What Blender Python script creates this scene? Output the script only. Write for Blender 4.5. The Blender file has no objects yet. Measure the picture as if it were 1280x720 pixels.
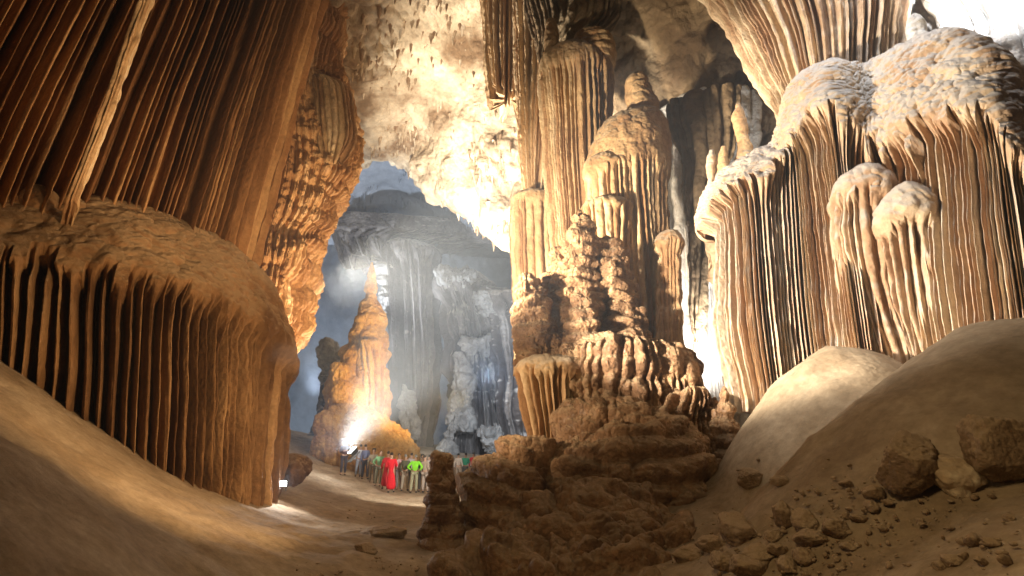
import bpy, math, random
import numpy as np
from mathutils import Vector

C = bpy.context.scene.collection
S = bpy.context.scene
PI = math.pi

# ------------------------------------------------------------------ camera, world, exposure
F = 640.0
PITCH = math.radians(19.0)
CAM = np.array([0.0, 0.0, 1.6])
cam = bpy.data.cameras.new('camera'); co = bpy.data.objects.new('camera', cam); C.objects.link(co)
cam.sensor_width = 36; cam.lens = 18.0; cam.clip_end = 500; cam.clip_start = 0.05
co.location = CAM; co.rotation_euler = (PI / 2 + PITCH, 0, 0)
S.camera = co
w = bpy.data.worlds.new('World'); S.world = w; w.use_nodes = True
bg = w.node_tree.nodes['Background']
bg.inputs['Color'].default_value = (1.0, 0.72, 0.45, 1)
bg.inputs['Strength'].default_value = 0.02
S.view_settings.view_transform = 'Standard'; S.view_settings.look = 'None'
S.view_settings.exposure = 0.45; S.view_settings.gamma = 1.0
S.cycles.use_denoising = True
S.cycles.max_bounces = 6; S.cycles.diffuse_bounces = 3; S.cycles.volume_bounces = 0
S.cycles.sample_clamp_indirect = 6.0


def ray(px, py):
    cx = (px - 640) / F; cy = -(py - 360) / F
    s, c = math.sin(PITCH), math.cos(PITCH)
    return cx, c - s * cy, s + c * cy


def P(px, py, D):
    """point seen at photo pixel (1280x720) at horizontal distance D from the viewer"""
    x, y, z = ray(px, py); t = D / math.hypot(x, y)
    return np.array([x * t, y * t, CAM[2] + z * t])


# ------------------------------------------------------------------ lights (cave floodlights and added fill spots)
def spot(name, loc, target, power, col, size=60, radius=0.25, blend=0.5):
    l = bpy.data.lights.new(name, 'SPOT'); l.energy = power; l.color = col
    l.spot_size = math.radians(size); l.spot_blend = blend; l.shadow_soft_size = radius
    o = bpy.data.objects.new(name, l); C.objects.link(o); o.location = loc
    d = Vector(target) - Vector(loc); o.rotation_euler = d.to_track_quat('-Z', 'Y').to_euler()
    return o


def point(name, loc, power, col, radius=0.15):
    l = bpy.data.lights.new(name, 'POINT'); l.energy = power; l.color = col; l.shadow_soft_size = radius
    o = bpy.data.objects.new(name, l); C.objects.link(o); o.location = loc
    return o


WARM = (1.0, 0.80, 0.55); NEUT = (1.0, 0.92, 0.80); COOL = (0.80, 0.90, 1.0)
LIGHTS = {
    'ceiling_flood':   ((-7.4, 23.6, 2.2), (1.6, 31.0, 21.0), 92000, (1.0, 0.91, 0.76), 70, .4, .8),
    'column_flood':    ((-4.6, 12.6, 6.4), (3.6, 18.5, 10.0), 15000, (1.0, 0.83, 0.60), 80, .3, .5),
    'drapery_flood':   ((-3.4, 8.6, 4.6), (9.6, 12.0, 8.2), 13500, (1.0, 0.87, 0.69), 62, .25, .35),
    'left_flood':      ((-0.6, 6.0, 2.2), (-8.0, 10.5, 5.0), 1150, (1.0, 0.64, 0.31), 100, .2, .6),
    'curtain_fill':   ((-1.5, 5.0, 3.0), (-7.5, 11.0, 11.0), 1500, (1.0, .72, .42), 62, .2, .7),  # added fill, no visible source: brightens the upper left curtain
    'centre_fill':    ((-4.2, 8.6, 3.4), (1.4, 13.2, 3.6), 1500, (1.0, .76, .5), 56, .2, .6),  # added fill from left front to lift the dark centre formation
    'foreground_flood': ((-1.0, 1.0, 5.0), (3.0, 9.0, 0.5), 420, (1.0, 0.70, 0.34), 110, .5, .8),
    'sand_flood':      ((1.0, 8.0, 9.5), (8.2, 9.6, 2.0), 1500, (1.0, 0.92, 0.82), 50, .4, .8),
    'spire_flood':     ((-2.0, 23.0, 4.2), (-8.2, 34.0, 8.0), 6000, (1.0, 0.68, 0.28), 60, .3, .6),
    'pillar_flood':    ((-2.0, 17.5, 1.2), (-9.6, 24.0, 11.0), 9500, (1.0, 0.72, 0.40), 50, .3, .6),
    'chamber_flood':   ((-1.5, 31.0, 6.5), (-3.0, 52.0, 20.0), 7000, (0.74, 0.85, 1.0), 150, .5, .7),
    'chamber_uplight': ((3.0, 38.0, 4.0), (2.0, 55.0, 16.0), 1600, (1.0, 0.93, 0.85), 80, .5, .9),
    'vault_fill':     ((-17.0, 44.0, 7.0), (-13.0, 51.0, 34.0), 24000, (.78, .87, 1.0), 105, .5, .8),  # extra unseen spot, added to brighten the far vault
    'path_fill':      ((-1.2, 17.0, 3.4), (-4.0, 22.0, 1.0), 1500, (1.0, .93, .82), 80, .2, .7),  # unseen fill added so the tourists read brighter
    'far_fill':       ((-13.0, 52.0, 5.0), (-23.0, 74.0, 18.0), 9000, (.60, .78, 1.0), 110, .5, .8),  # bluish fill added to brighten the back wall, no lamp there
    'gap_flood':       ((6.6, 17.2, 4.2), (8.6, 22.0, 9.0), 4500, (1.0, 0.97, 0.92), 90, .3, .7),
    'high_flood':      ((8.0, 8.5, 20.0), (11.0, 13.0, 9.0), 4800, (0.84, 0.90, 1.0), 60, .6, .8),
    'wall_flood':      ((10.2, 6.4, 13.0), (13.6, 10.6, 14.2), 7000, (0.90, 0.94, 1.0), 62, .3, .7),
}
for k, a in LIGHTS.items():
    spot(k, *a[:4], size=a[4], radius=a[5], blend=a[6])


# ------------------------------------------------------------------ numpy noise
def _hash(ix, iy, iz, seed):
    h = (ix.astype(np.int64) * 374761393 + iy.astype(np.int64) * 668265263 + iz.astype(np.int64) * 2147483647 + seed * 1274126177) & 0xffffffff
    h = ((h ^ (h >> 13)) * 1274126177) & 0xffffffff
    h = ((h ^ (h >> 16)) * 2246822519) & 0xffffffff
    return h ^ (h >> 15)


def vnoise(p, seed=0):
    """value noise in -1..1, p (...,3)"""
    i = np.floor(p); f = (p - i).astype(np.float32); i = i.astype(np.int64)
    u = f * f * f * (f * (f * 6 - 15) + 10)
    r = 0
    for a in (0, 1):
        for b in (0, 1):
            for c in (0, 1):
                h = (_hash(i[..., 0] + a, i[..., 1] + b, i[..., 2] + c, seed) & 0xffff).astype(np.float32) / 32767.5 - 1
                wgt = (u[..., 0] if a else 1 - u[..., 0]) * (u[..., 1] if b else 1 - u[..., 1]) * (u[..., 2] if c else 1 - u[..., 2])
                r = r + h * wgt
    return r


def fbm(p, scale, octv=3, seed=0, gain=.5):
    r = 0; a = 1.0; tot = 0
    for k in range(octv):
        r = r + a * vnoise(p * (scale * 2.03 ** k) + 17.3 * k, seed + k); tot += a; a *= gain
    return r / tot


def billow(p, scale, octv=3, seed=0, gain=.5):
    r = 0; a = 1.0; tot = 0
    for k in range(octv):
        r = r + a * np.sqrt(np.abs(vnoise(p * (scale * 2.1 ** k) + 9.1 * k, seed + k)) + .01); tot += a; a *= gain
    return r / tot


def worley(p, seed=0):
    """1 at a cell's heart falling to 0 at its rim, rounded bumps"""
    i = np.floor(p).astype(np.int64); f = (p - i).astype(np.float32)
    best = np.full(p.shape[:-1], 9.0, np.float32)
    for a in (-1, 0, 1):
        for b in (-1, 0, 1):
            for c in (-1, 0, 1):
                h = _hash(i[..., 0] + a, i[..., 1] + b, i[..., 2] + c, seed)
                dx = a + (h & 1023) / 1023. - f[..., 0]; dy = b + ((h >> 10) & 1023) / 1023. - f[..., 1]; dz = c + ((h >> 20) & 1023) / 1023. - f[..., 2]
                best = np.minimum(best, dx * dx + dy * dy + dz * dz)
    return np.sqrt(np.clip(1 - best, 0, 1))


def sstep(a, b, x):
    t = np.clip((x - a) / (b - a + 1e-9), 0, 1); return t * t * (3 - 2 * t)


# ------------------------------------------------------------------ materials
def rock_mat(name, dark, mid, pale, crust=None, crust_amt=0.0, scale=1.0, streak=0.0, rough=0.85, bump=0.25, spec=0.25, wet=0.0, clo=.45):
    m = bpy.data.materials.new(name); m.use_nodes = True
    nt = m.node_tree; N = nt.nodes; L = nt.links; b = N['Principled BSDF']
    tc = N.new('ShaderNodeTexCoord')
    mp = N.new('ShaderNodeMapping'); mp.inputs['Scale'].default_value = (scale, scale, scale * (1 - .88 * streak)); L.new(tc.outputs['Object'], mp.inputs[0])
    n1 = N.new('ShaderNodeTexNoise'); n1.inputs['Scale'].default_value = 1.3; n1.inputs['Detail'].default_value = 8; n1.inputs['Roughness'].default_value = .62; L.new(mp.outputs[0], n1.inputs[0])
    at = N.new('ShaderNodeAttribute'); at.attribute_name = 'tone'
    ad = N.new('ShaderNodeMath'); ad.operation = 'MULTIPLY_ADD'; L.new(at.outputs['Fac'], ad.inputs[0]); ad.inputs[1].default_value = .42; L.new(n1.outputs['Fac'], ad.inputs[2])
    rp = N.new('ShaderNodeValToRGB'); L.new(ad.outputs[0], rp.inputs[0])
    e = rp.color_ramp.elements; e[0].position = .36; e[0].color = (*dark, 1); e[1].position = .86; e[1].color = (*pale, 1)
    k = e.new(.6); k.color = (*mid, 1)
    out = rp.outputs[0]
    # fine speckle of mineral grains
    n2 = N.new('ShaderNodeTexNoise'); n2.inputs['Scale'].default_value = 9 * scale; n2.inputs['Detail'].default_value = 5; n2.inputs['Roughness'].default_value = .7; L.new(tc.outputs['Object'], n2.inputs[0])
    mx = N.new('ShaderNodeMix'); mx.data_type = 'RGBA'; mx.blend_type = 'OVERLAY'; mx.inputs[0].default_value = .5
    L.new(out, mx.inputs[6]); L.new(n2.outputs['Fac'], mx.inputs[7]); out = mx.outputs[2]
    if crust:
        g = N.new('ShaderNodeNewGeometry'); sp = N.new('ShaderNodeSeparateXYZ'); L.new(g.outputs['Normal'], sp.inputs[0])
        a2 = N.new('ShaderNodeMath'); a2.operation = 'MULTIPLY_ADD'; L.new(n1.outputs['Fac'], a2.inputs[0]); a2.inputs[1].default_value = .5; L.new(sp.outputs['Z'], a2.inputs[2])
        mr = N.new('ShaderNodeMapRange'); mr.inputs[1].default_value = clo; mr.inputs[2].default_value = clo + .42; mr.inputs[4].default_value = crust_amt; L.new(a2.outputs[0], mr.inputs[0])
        m3 = N.new('ShaderNodeMix'); m3.data_type = 'RGBA'; L.new(mr.outputs[0], m3.inputs[0]); L.new(out, m3.inputs[6]); m3.inputs[7].default_value = (*crust, 1); out = m3.outputs[2]
    L.new(out, b.inputs['Base Color'])
    b.inputs['Roughness'].default_value = rough; b.inputs['Specular IOR Level'].default_value = spec
    if wet:
        b.inputs['Coat Weight'].default_value = wet; b.inputs['Coat Roughness'].default_value = .35
    n3 = N.new('ShaderNodeTexNoise'); n3.inputs['Scale'].default_value = 14 * scale; n3.inputs['Detail'].default_value = 6; n3.inputs['Roughness'].default_value = .65; L.new(tc.outputs['Object'], n3.inputs[0])
    v3 = N.new('ShaderNodeTexVoronoi'); v3.inputs['Scale'].default_value = 10 * scale; L.new(tc.outputs['Object'], v3.inputs[0])
    sb = N.new('ShaderNodeMath'); sb.operation = 'MULTIPLY_ADD'; L.new(v3.outputs['Distance'], sb.inputs[0]); sb.inputs[1].default_value = -.6; L.new(n3.outputs['Fac'], sb.inputs[2])
    bp = N.new('ShaderNodeBump'); bp.inputs['Strength'].default_value = bump; bp.inputs['Distance'].default_value = .12 / scale; L.new(sb.outputs[0], bp.inputs['Height']); L.new(bp.outputs[0], b.inputs['Normal'])
    return m


def plain_mat(name, col, rough=.7, emit=0, ecol=None):
    m = bpy.data.materials.new(name); m.use_nodes = True; nt = m.node_tree; b = nt.nodes['Principled BSDF']
    n = nt.nodes.new('ShaderNodeTexNoise'); n.inputs['Scale'].default_value = 22
    mx = nt.nodes.new('ShaderNodeMix'); mx.data_type = 'RGBA'; mx.inputs[6].default_value = (*[c * .75 for c in col], 1); mx.inputs[7].default_value = (*[min(1, c * 1.2) for c in col], 1)
    nt.links.new(n.outputs['Fac'], mx.inputs[0]); nt.links.new(mx.outputs[2], b.inputs['Base Color'])
    b.inputs['Roughness'].default_value = rough
    if emit:
        b.inputs['Emission Color'].default_value = (*(ecol or col), 1); b.inputs['Emission Strength'].default_value = emit
    return m


M = {
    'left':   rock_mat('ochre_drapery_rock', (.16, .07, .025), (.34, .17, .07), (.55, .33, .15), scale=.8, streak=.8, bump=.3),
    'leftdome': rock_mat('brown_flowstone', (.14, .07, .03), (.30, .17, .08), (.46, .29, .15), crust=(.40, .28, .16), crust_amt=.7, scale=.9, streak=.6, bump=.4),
    'pillar': rock_mat('orange_flowstone', (.34, .17, .07), (.55, .32, .15), (.72, .52, .32), scale=1.0, streak=.5, bump=.5),
    'column': rock_mat('honey_flowstone', (.31, .17, .08), (.53, .36, .195), (.69, .54, .36), crust=(.55, .45, .33), crust_amt=.9, scale=.8, streak=.8, bump=.35),
    'drape':  rock_mat('tan_drapery_rock', (.36, .22, .13), (.55, .41, .27), (.72, .60, .45), crust=(.47, .43, .385), crust_amt=.8, clo=.2, scale=.8, streak=.75, bump=.35),
    'centre': rock_mat('umber_flowstone', (.16, .085, .042), (.36, .21, .11), (.56, .39, .23), crust=(.46, .34, .21), crust_amt=.5, scale=1.2, streak=.1, bump=1.0, wet=.15),
    'ceil':   rock_mat('cream_cave_rock', (.19, .115, .06), (.58, .46, .31), (.80, .74, .64), scale=.26, bump=.5),
    'ceilpale': rock_mat('tan_stalactite_rock', (.26, .16, .09), (.50, .38, .25), (.72, .62, .48), scale=1, bump=.4),
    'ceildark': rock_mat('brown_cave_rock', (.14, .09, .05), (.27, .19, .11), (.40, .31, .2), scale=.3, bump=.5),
    'grey':   rock_mat('grey_cave_rock', (.07, .06, .055), (.17, .15, .135), (.34, .31, .28), crust=(.62, .58, .52), crust_amt=.9, scale=.35, streak=.5, bump=.5),
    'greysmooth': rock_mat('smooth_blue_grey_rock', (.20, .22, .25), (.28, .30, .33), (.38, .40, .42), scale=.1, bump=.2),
    'gold':   rock_mat('golden_flowstone', (.35, .17, .05), (.60, .36, .13), (.78, .60, .36), scale=.7, streak=.1, bump=.7),
    'palegrey': rock_mat('pale_grey_calcite', (.20, .19, .175), (.34, .325, .30), (.52, .5, .47), scale=.5, bump=.6),
    'white':  rock_mat('white_calcite', (.5, .45, .4), (.72, .70, .66), (.82, .81, .8), scale=.7, streak=.5, bump=.5),
    'sand':   rock_mat('cave_sand', (.27, .20, .13), (.40, .315, .22), (.50, .41, .30), scale=.8, bump=.22, rough=.95, spec=.1),
    'stone':  rock_mat('loose_stone', (.22, .145, .085), (.40, .29, .19), (.6, .48, .35), crust=(.46, .34, .22), crust_amt=.9, scale=2.5, bump=.8),
}


# ------------------------------------------------------------------ mesh building
def tag(o, label=None, cat=None, group=None, kind=None):
    if label: o['label'] = label
    if cat: o['category'] = cat
    if group: o['group'] = group
    if kind: o['kind'] = kind
    return o


def thing(name, loc, label, cat, group=None):
    o = bpy.data.objects.new(name, None); C.objects.link(o); o.location = [float(v) for v in loc]
    o.empty_display_size = .2
    return tag(o, label, cat, group)


def link(name, me, parent=None, origin=None):
    o = bpy.data.objects.new(name, me); C.objects.link(o)
    if parent is not None: o.parent = parent
    elif origin is not None: o.location = [float(v) for v in origin]
    return o


def mesh_from(name, V, Fq, mat, parent=None, tone=None, origin=None, Ft=None):
    """V (n,3) world coordinates, Fq (m,4) quads, Ft (k,3) triangles"""
    base = np.array(parent.location if parent is not None else (origin if origin is not None else (0, 0, 0)), float)
    V = (V - base).astype(np.float32)
    me = bpy.data.meshes.new(name)
    me.vertices.add(len(V)); me.vertices.foreach_set('co', V.ravel())
    nt = 0 if Ft is None else len(Ft)
    nq = len(Fq); me.loops.add(nq * 4 + nt * 3)
    idx = Fq.ravel() if nt == 0 else np.concatenate([Fq.ravel(), Ft.ravel()])
    me.loops.foreach_set('vertex_index', idx.astype(np.int32))
    me.polygons.add(nq + nt)
    st = np.concatenate([np.arange(nq) * 4, nq * 4 + np.arange(nt) * 3]).astype(np.int32)
    me.polygons.foreach_set('loop_start', st)
    me.polygons.foreach_set('use_smooth', np.ones(nq + nt, bool))
    if tone is not None:
        a = me.attributes.new('tone', 'FLOAT', 'POINT'); a.data.foreach_set('value', tone.ravel().astype(np.float32))
    me.update(calc_edges=True); me.materials.append(mat)
    return link(name, me, parent, origin)


def grid_faces(nv, nu, wrap, off=0):
    i = np.arange(nv - 1)[:, None]; j = np.arange(nu if wrap else nu - 1)[None, :]
    j2 = (j + 1) % nu
    return np.stack([i * nu + j, (i + 1) * nu + j, (i + 1) * nu + j2, i * nu + j2], -1).reshape(-1, 4) + off


def normals(X, wrap):
    du = (np.roll(X, -1, 1) - np.roll(X, 1, 1)) if wrap else np.gradient(X, axis=1)
    dv = np.gradient(X, axis=0)
    n = np.cross(dv, du); ln = np.linalg.norm(n, axis=-1, keepdims=True)
    return n / np.maximum(ln, 1e-9)


def catmull(K, n):
    """K (k, ...) -> (n, ...) smooth resample by index"""
    k = len(K); t = np.linspace(0, k - 1, n); i = np.minimum(t.astype(int), k - 2); f = (t - i).reshape(-1, *([1] * (K.ndim - 1)))
    p0 = K[np.maximum(i - 1, 0)]; p1 = K[i]; p2 = K[i + 1]; p3 = K[np.minimum(i + 2, k - 1)]
    return .5 * (2 * p1 + (p2 - p0) * f + (2 * p0 - 5 * p1 + 4 * p2 - p3) * f ** 2 + (3 * p1 - p0 - 3 * p2 + p3) * f ** 3)


_seed = [11]


def loft(name, rows, D, mat, parent=None, nu=240, nv=160, depth=.8, rib=None, rib2=None, rough=(.06, 1.2), pop=None, ledge=None,
         ragged=0.0, sq=1.0, seed=None, dmax=None, world=False, front=.55, origin=None, tonebase=0.0, crag=None, grit=.035):
    """closed formation seen between the photo edges given per row: rows (py, xl, xr[, D]); world=True: rows (z, x, y, r)"""
    if seed is None: _seed[0] += 7; seed = _seed[0]
    rng = np.random.RandomState(seed)
    ks = []
    for r in rows:
        if world:
            z, x, y, rr = r; ks.append((x, y, z, rr, depth * rr, math.atan2(x, y)))
        else:
            py, xl, xr = r[:3]; d = r[3] if len(r) > 3 else D
            a = P(xl, py, d); b = P(xr, py, d)
            ba, bb = math.atan2(a[0], a[1]), math.atan2(b[0], b[1]); bm = (ba + bb) / 2
            tn_ = math.tan(abs(bb - ba) / 2); rx = tn_ * d / math.sqrt(1 + (tn_ * depth) ** 2); ry = depth * rx
            if dmax and ry > dmax: ry = dmax; rx = tn_ * math.sqrt(d * d - ry * ry)
            if len(r) > 4: ry = r[4]; rx = tn_ * math.sqrt(d * d - ry * ry)
            c = P((xl + xr) / 2, py, d)
            ks.append((d * math.sin(bm), d * math.cos(bm), c[2], rx, ry, bm))
    K = np.array(ks)
    Kd = catmull(K, 400) if len(K) > 2 else K
    seg = np.hypot(np.diff(Kd[:, 3]), np.linalg.norm(np.diff(Kd[:, :3], axis=0), axis=1)); s = np.concatenate([[0], np.cumsum(seg)])
    H = s[-1]; t = np.linspace(0, H, nv)
    sv = s[np.linspace(0, 399, len(K)).round().astype(int)] / H; pys = [r[0] for r in rows]
    def vv(v): return float(np.interp(v, pys, sv)) if v > 10 else v
    R = np.stack([np.interp(t, s, Kd[:, k]) for k in range(6)], 1)
    R[:, 3:5] = np.maximum(R[:, 3:5], .004)
    sx = np.linspace(-1, 1, nu, endpoint=False); th = PI * (front * sx + (1 - front) * sx ** 3)
    T, VV = np.meshgrid(th, t / H)
    cx, cy, cz, rx, ry, bm = [R[:, k][:, None] for k in range(6)]
    sn, cs = np.sin(T), np.cos(T)
    if sq != 1.0:
        sn = np.sign(sn) * np.abs(sn) ** sq; cs = np.sign(cs) * np.abs(cs) ** sq
    ax = rx * sn; ay = -ry * cs
    X = np.stack([cx + ax * np.cos(bm) + ay * np.sin(bm), cy - ax * np.sin(bm) + ay * np.cos(bm), cz + 0 * ax], -1)
    Nn = normals(X, True)
    # outward
    ctr = np.stack([cx + 0 * ax, cy + 0 * ax, cz + 0 * ax], -1)
    flip = np.sign(np.sum(Nn * (X - ctr), -1).mean()); Nn = Nn * (flip if flip else 1)
    tone = np.full(T.shape, tonebase, np.float32)
    small = np.clip(rx / (R[:, 3].max() * .25), 0, 1)
    disp = rough[0] * fbm(X, rough[1], 4, seed) * small
    Rm = float(np.median(R[:, 3]))
    zdrop = 0
    for q, rb in enumerate((rib, rib2)):
        if not rb: continue
        wd = rb.get('w', .3); n = max(6, int(2 * PI * Rm / wd * (0.5 + .5 * depth)))
        wid = rng.uniform(.35, 1.7, n) ** rb.get('var', 1.0); edge = np.concatenate([[0], np.cumsum(wid)]); edge = edge / edge[-1] * 2 * PI - PI
        wob = rb.get('wob', .35) * wd / max(Rm, .1)
        th2 = T + wob * fbm(np.stack([T * Rm * .5, VV * H * .35, 0 * T], -1), 1.0, 2, seed + 3 + q) + wob * .25 * vnoise(np.stack([T * Rm * 2, VV * H * 1.6, 0 * T], -1), seed + 9)
        th2 = (th2 + PI) % (2 * PI) - PI
        ii = np.clip(np.searchsorted(edge, th2, side='right') - 1, 0, n - 1)
        tt = (th2 - edge[ii]) / (edge[ii + 1] - edge[ii])
        duty = rb.get('duty', .9) * rng.uniform(.75, 1.1, n)[ii] * (1 + .18 * vnoise(np.stack([ii * 3.1, VV * H * .8, 0 * T], -1), seed + 5))
        xx = np.clip(np.abs(2 * tt - 1) / np.maximum(duty, .1), 0, 1)
        p = np.sqrt(1 - xx * xx)
        hh = rng.uniform(rb.get('hmin', .5), 1, n)[ii]
        st = vv(rb.get('start', .15)) + rb.get('jit', .05) * rng.uniform(-1, 1, n)[ii]
        env = sstep(st, st + rb.get('fade', .08), VV)
        if 'end' in rb:
            en = rb['end'] + rb.get('ejit', .04) * rng.uniform(-1, 1, n)[ii]
            env = env * (1 - sstep(en, en + .05, VV))
        amp = rb.get('amp', .2)
        disp = disp - amp * env * (1 - p * hh) * small
        # knobbly beads running down each rib
        disp = disp + env * rb.get('bead', .03) * p * vnoise(np.stack([ii * 7.7, VV * H / rb.get('bl', .25), tt * 1.5], -1), seed + 21)
        if q == 0:
            tone = tone + (rng.uniform(-.5, .5, n)[ii] * rb.get('tone', 1.0)).astype(np.float32) * env.astype(np.float32)
            zdrop = ragged * rng.uniform(-1, 1, n)[ii] * sstep(.55, 1.0, VV) * env
    for amp, sc, v0, v1 in ([pop] if isinstance(pop, tuple) else (pop or [])):
        v0, v1 = vv(v0), vv(v1); disp = disp + amp * worley(X * sc + .5 * fbm(X, sc, 2, seed)[..., None], seed + 2) * (1 - sstep(v0, v1, VV)) * small
    if crag:
        disp = disp + crag[0] * (billow(X * np.array([1, 1, crag[2] if len(crag) > 2 else 1.]), crag[1], 4, seed + 31, .5) - .5) * small
    disp = disp + grit * (fbm(X * np.array([1, 1, .6]), 5.0, 2, seed + 40)) * small
    if ledge:
        amp, per = ledge
        zz = X[..., 2] / per + .6 * fbm(X, .5 / per * .6, 2, seed + 8)
        fr = zz - np.floor(zz)
        lv = (_hash(np.floor(zz).astype(np.int64), 0 * ii_safe(zz), 0 * ii_safe(zz), seed) & 255) / 255.
        disp = disp + amp * (sstep(0, .35, fr) * (1 - sstep(.55, 1, fr)) - .5) * (0.4 + lv) * small
    X = X + Nn * disp[..., None]
    if ragged: X[..., 2] -= zdrop
    V = X.reshape(-1, 3)
    # end caps
    V = np.concatenate([V, X[0].mean(0)[None], X[-1].mean(0)[None]])
    Fq = grid_faces(nv, nu, True)
    j = np.arange(nu); j2 = (j + 1) % nu; a0 = nv * nu
    Ft = np.concatenate([np.stack([np.full(nu, a0), j, j2], 1), np.stack([np.full(nu, a0 + 1), (nv - 1) * nu + j2, (nv - 1) * nu + j], 1)])
    tn = np.concatenate([tone.ravel(), [tonebase, tonebase]])
    return mesh_from(name, V, Fq, mat, parent, tn, origin, Ft)





def ii_safe(z): return np.zeros(z.shape, np.int64)


GRID = {}


def sheet(name, ctrl, mat, nu=200, nv=150, parent=None, rough=(.3, .3), pop=None, rib=None, seed=5, disp2=None, world=False, down=None, origin=None, crag=None, grit=0, cap=None):
    """ctrl: rows of (px,py,D) points; smooth surface through them, displaced along its normal"""
    K = np.array([[p if world else P(*p) for p in r] for r in ctrl])
    X = catmull(K, nv); X = np.swapaxes(catmull(np.swapaxes(X, 0, 1), nu), 0, 1)
    Nn = normals(X, False)
    to = CAM - X; sg = np.sign(np.sum(Nn * to, -1).mean()); Nn = Nn * (sg if sg else 1)
    if rib and rib['start'] > 0:
        k0 = int(nv * (rib['start'] + .05)); Nb = Nn[k0:].mean(0); kw = max(3, nu // 16); ker = np.hanning(kw * 2 + 1); ker /= ker.sum()
        Nb = np.stack([np.convolve(np.pad(Nb[:, c], kw, 'edge'), ker, 'valid') for c in range(3)], -1); Nb /= np.linalg.norm(Nb, axis=-1, keepdims=True)
        m_ = sstep(rib['start'] - .1, rib['start'] + .06, np.linspace(0, 1, nv))[:, None, None]
        Nn = Nn * (1 - m_) + Nb[None] * m_; Nn /= np.linalg.norm(Nn, axis=-1, keepdims=True)
    d = rough[0] * fbm(X, rough[1], 5, seed)
    tone = np.zeros(X.shape[:2], np.float32)
    if pop:
        for amp, sc in pop: d = d + amp * (worley(X * sc, seed + 3) - .5)
    if disp2 is not None: d = d + disp2(X)
    if crag: d = d + crag[0] * (billow(X, crag[1], 4, seed + 31) - .5)
    if grit: d = d + grit * fbm(X * np.array([1, 1, .6]), 5.0, 2, seed + 40)
    if rib:
        rng = np.random.RandomState(seed); n = rib['n']; edge = np.concatenate([[0], np.cumsum(rng.uniform(.35, 1.7, n))]); edge /= edge[-1]
        U, VV = np.meshgrid(np.linspace(0, 1, nu), np.linspace(0, 1, nv))
        u = np.clip(U + rib.get('wob', .3) / n * fbm(np.stack([U * n * .4, VV * 6, 0 * U], -1), 1.0, 2, seed + 1), 0, .9999)
        i = np.clip(np.searchsorted(edge, u, side='right') - 1, 0, n - 1); tt = (u - edge[i]) / (edge[i + 1] - edge[i])
        duty = rib.get('duty', .7) * rng.uniform(.75, 1.15, n)[i] * (1 + .07 * vnoise(np.stack([i * 3.1, VV * 8, 0 * U], -1), seed + 5))
        xx = np.clip(np.abs(2 * tt - 1) / np.maximum(duty, .1), 0, 1); p = np.sqrt(1 - xx * xx); hh = rng.uniform(rib.get('hmin', .6), 1, n)[i]
        st = rib['start'] + rib.get('jit', .03) * rng.uniform(-1, 1, n)[i] + rib.get('wave', 0) * vnoise(np.stack([U * 7, 0 * U, 0 * U], -1), seed + 6)
        env = sstep(st, st + rib.get('fade', .06), VV)
        d = d - rib['amp'] * env * (1 - p * hh) + env * .02 * p * vnoise(np.stack([i * 7.7, VV * 40, tt * 1.5], -1), seed + 21)
        w2 = U * n * 3.3 + .5 * fbm(np.stack([U * n, VV * 5, 0 * U], -1), 1.0, 2, seed + 14); f2 = w2 - np.floor(w2)
        d = d - rib.get('amp2', .035) * (1 - np.sqrt(np.clip(1 - (2 * f2 - 1) ** 2, 0, 1))) * env
        tone = ((rng.uniform(-.5, .5, n)[i] + .25 * vnoise(np.stack([np.floor(w2), VV * 4, 0 * U], -1), 3)) * env).astype(np.float32)
        if cap:
            for amp, sc in cap: d = d + amp * worley(X * sc + .5 * fbm(X, sc, 2, seed)[..., None], seed + 2) * (1 - env * .93)
    X = X + Nn * d[..., None]
    if down is not None: X = down(X)
    GRID[name] = (X, Nn)
    return mesh_from(name, X.reshape(-1, 3), grid_faces(nv, nu, False), mat, parent, tone, origin)


# ================================================================== GROUND
def tps_fit(pts):
    A = np.array(pts, float); n = len(A)
    d = np.hypot(A[:, None, 0] - A[None, :, 0], A[:, None, 1] - A[None, :, 1]); Kk = np.where(d > 0, d * d * np.log(d + 1e-9), 0)
    Pm = np.c_[np.ones(n), A[:, :2]]; L = np.block([[Kk + np.eye(n) * .15, Pm], [Pm.T, np.zeros((3, 3))]])
    return A, np.linalg.solve(L, np.r_[A[:, 2], 0, 0, 0])


def tps_eval(fit, x, y):
    A, wv = fit; r = wv[-3] + wv[-2] * x + wv[-1] * y
    for k in range(len(A)):
        d = np.hypot(x - A[k, 0], y - A[k, 1]); r = r + wv[k] * np.where(d > 0, d * d * np.log(d + 1e-9), 0)
    return r


GP = [tuple(P(*a)) for a in [
    # path and its floor
    (640, 719, 8.8), (500, 700, 9.6), (420, 690, 9.5), (560, 660, 12.5), (450, 640, 15.5), (500, 628, 20.5), (430, 612, 21.5), (545, 620, 22.5), (600, 612, 26), (400, 590, 26), (700, 600, 30), (380, 640, 13.8),
    # left sand slope up to the dome's foot
    (0, 452, 10.5), (60, 498, 10.5), (140, 560, 10.7), (220, 602, 11.0), (300, 634, 11.6), (355, 655, 12.2),
    (0, 560, 6.0), (120, 640, 6.6), (0, 700, 4.2), (200, 719, 5.6), (300, 700, 7.4), (360, 719, 7.6), (-200, 420, 8.2), (-300, 620, 4.6),
    # right floor
    (840, 719, 7.6), (960, 690, 7.8), (1100, 719, 5.6), (1280, 719, 4.6), (1150, 660, 6.6), (1280, 640, 5.8), (1000, 640, 9.2), (900, 600, 11.5), (1100, 612, 8.6), (1230, 600, 7.4),
    (1400, 600, 6.2), (880, 560, 15),
]]
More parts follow.
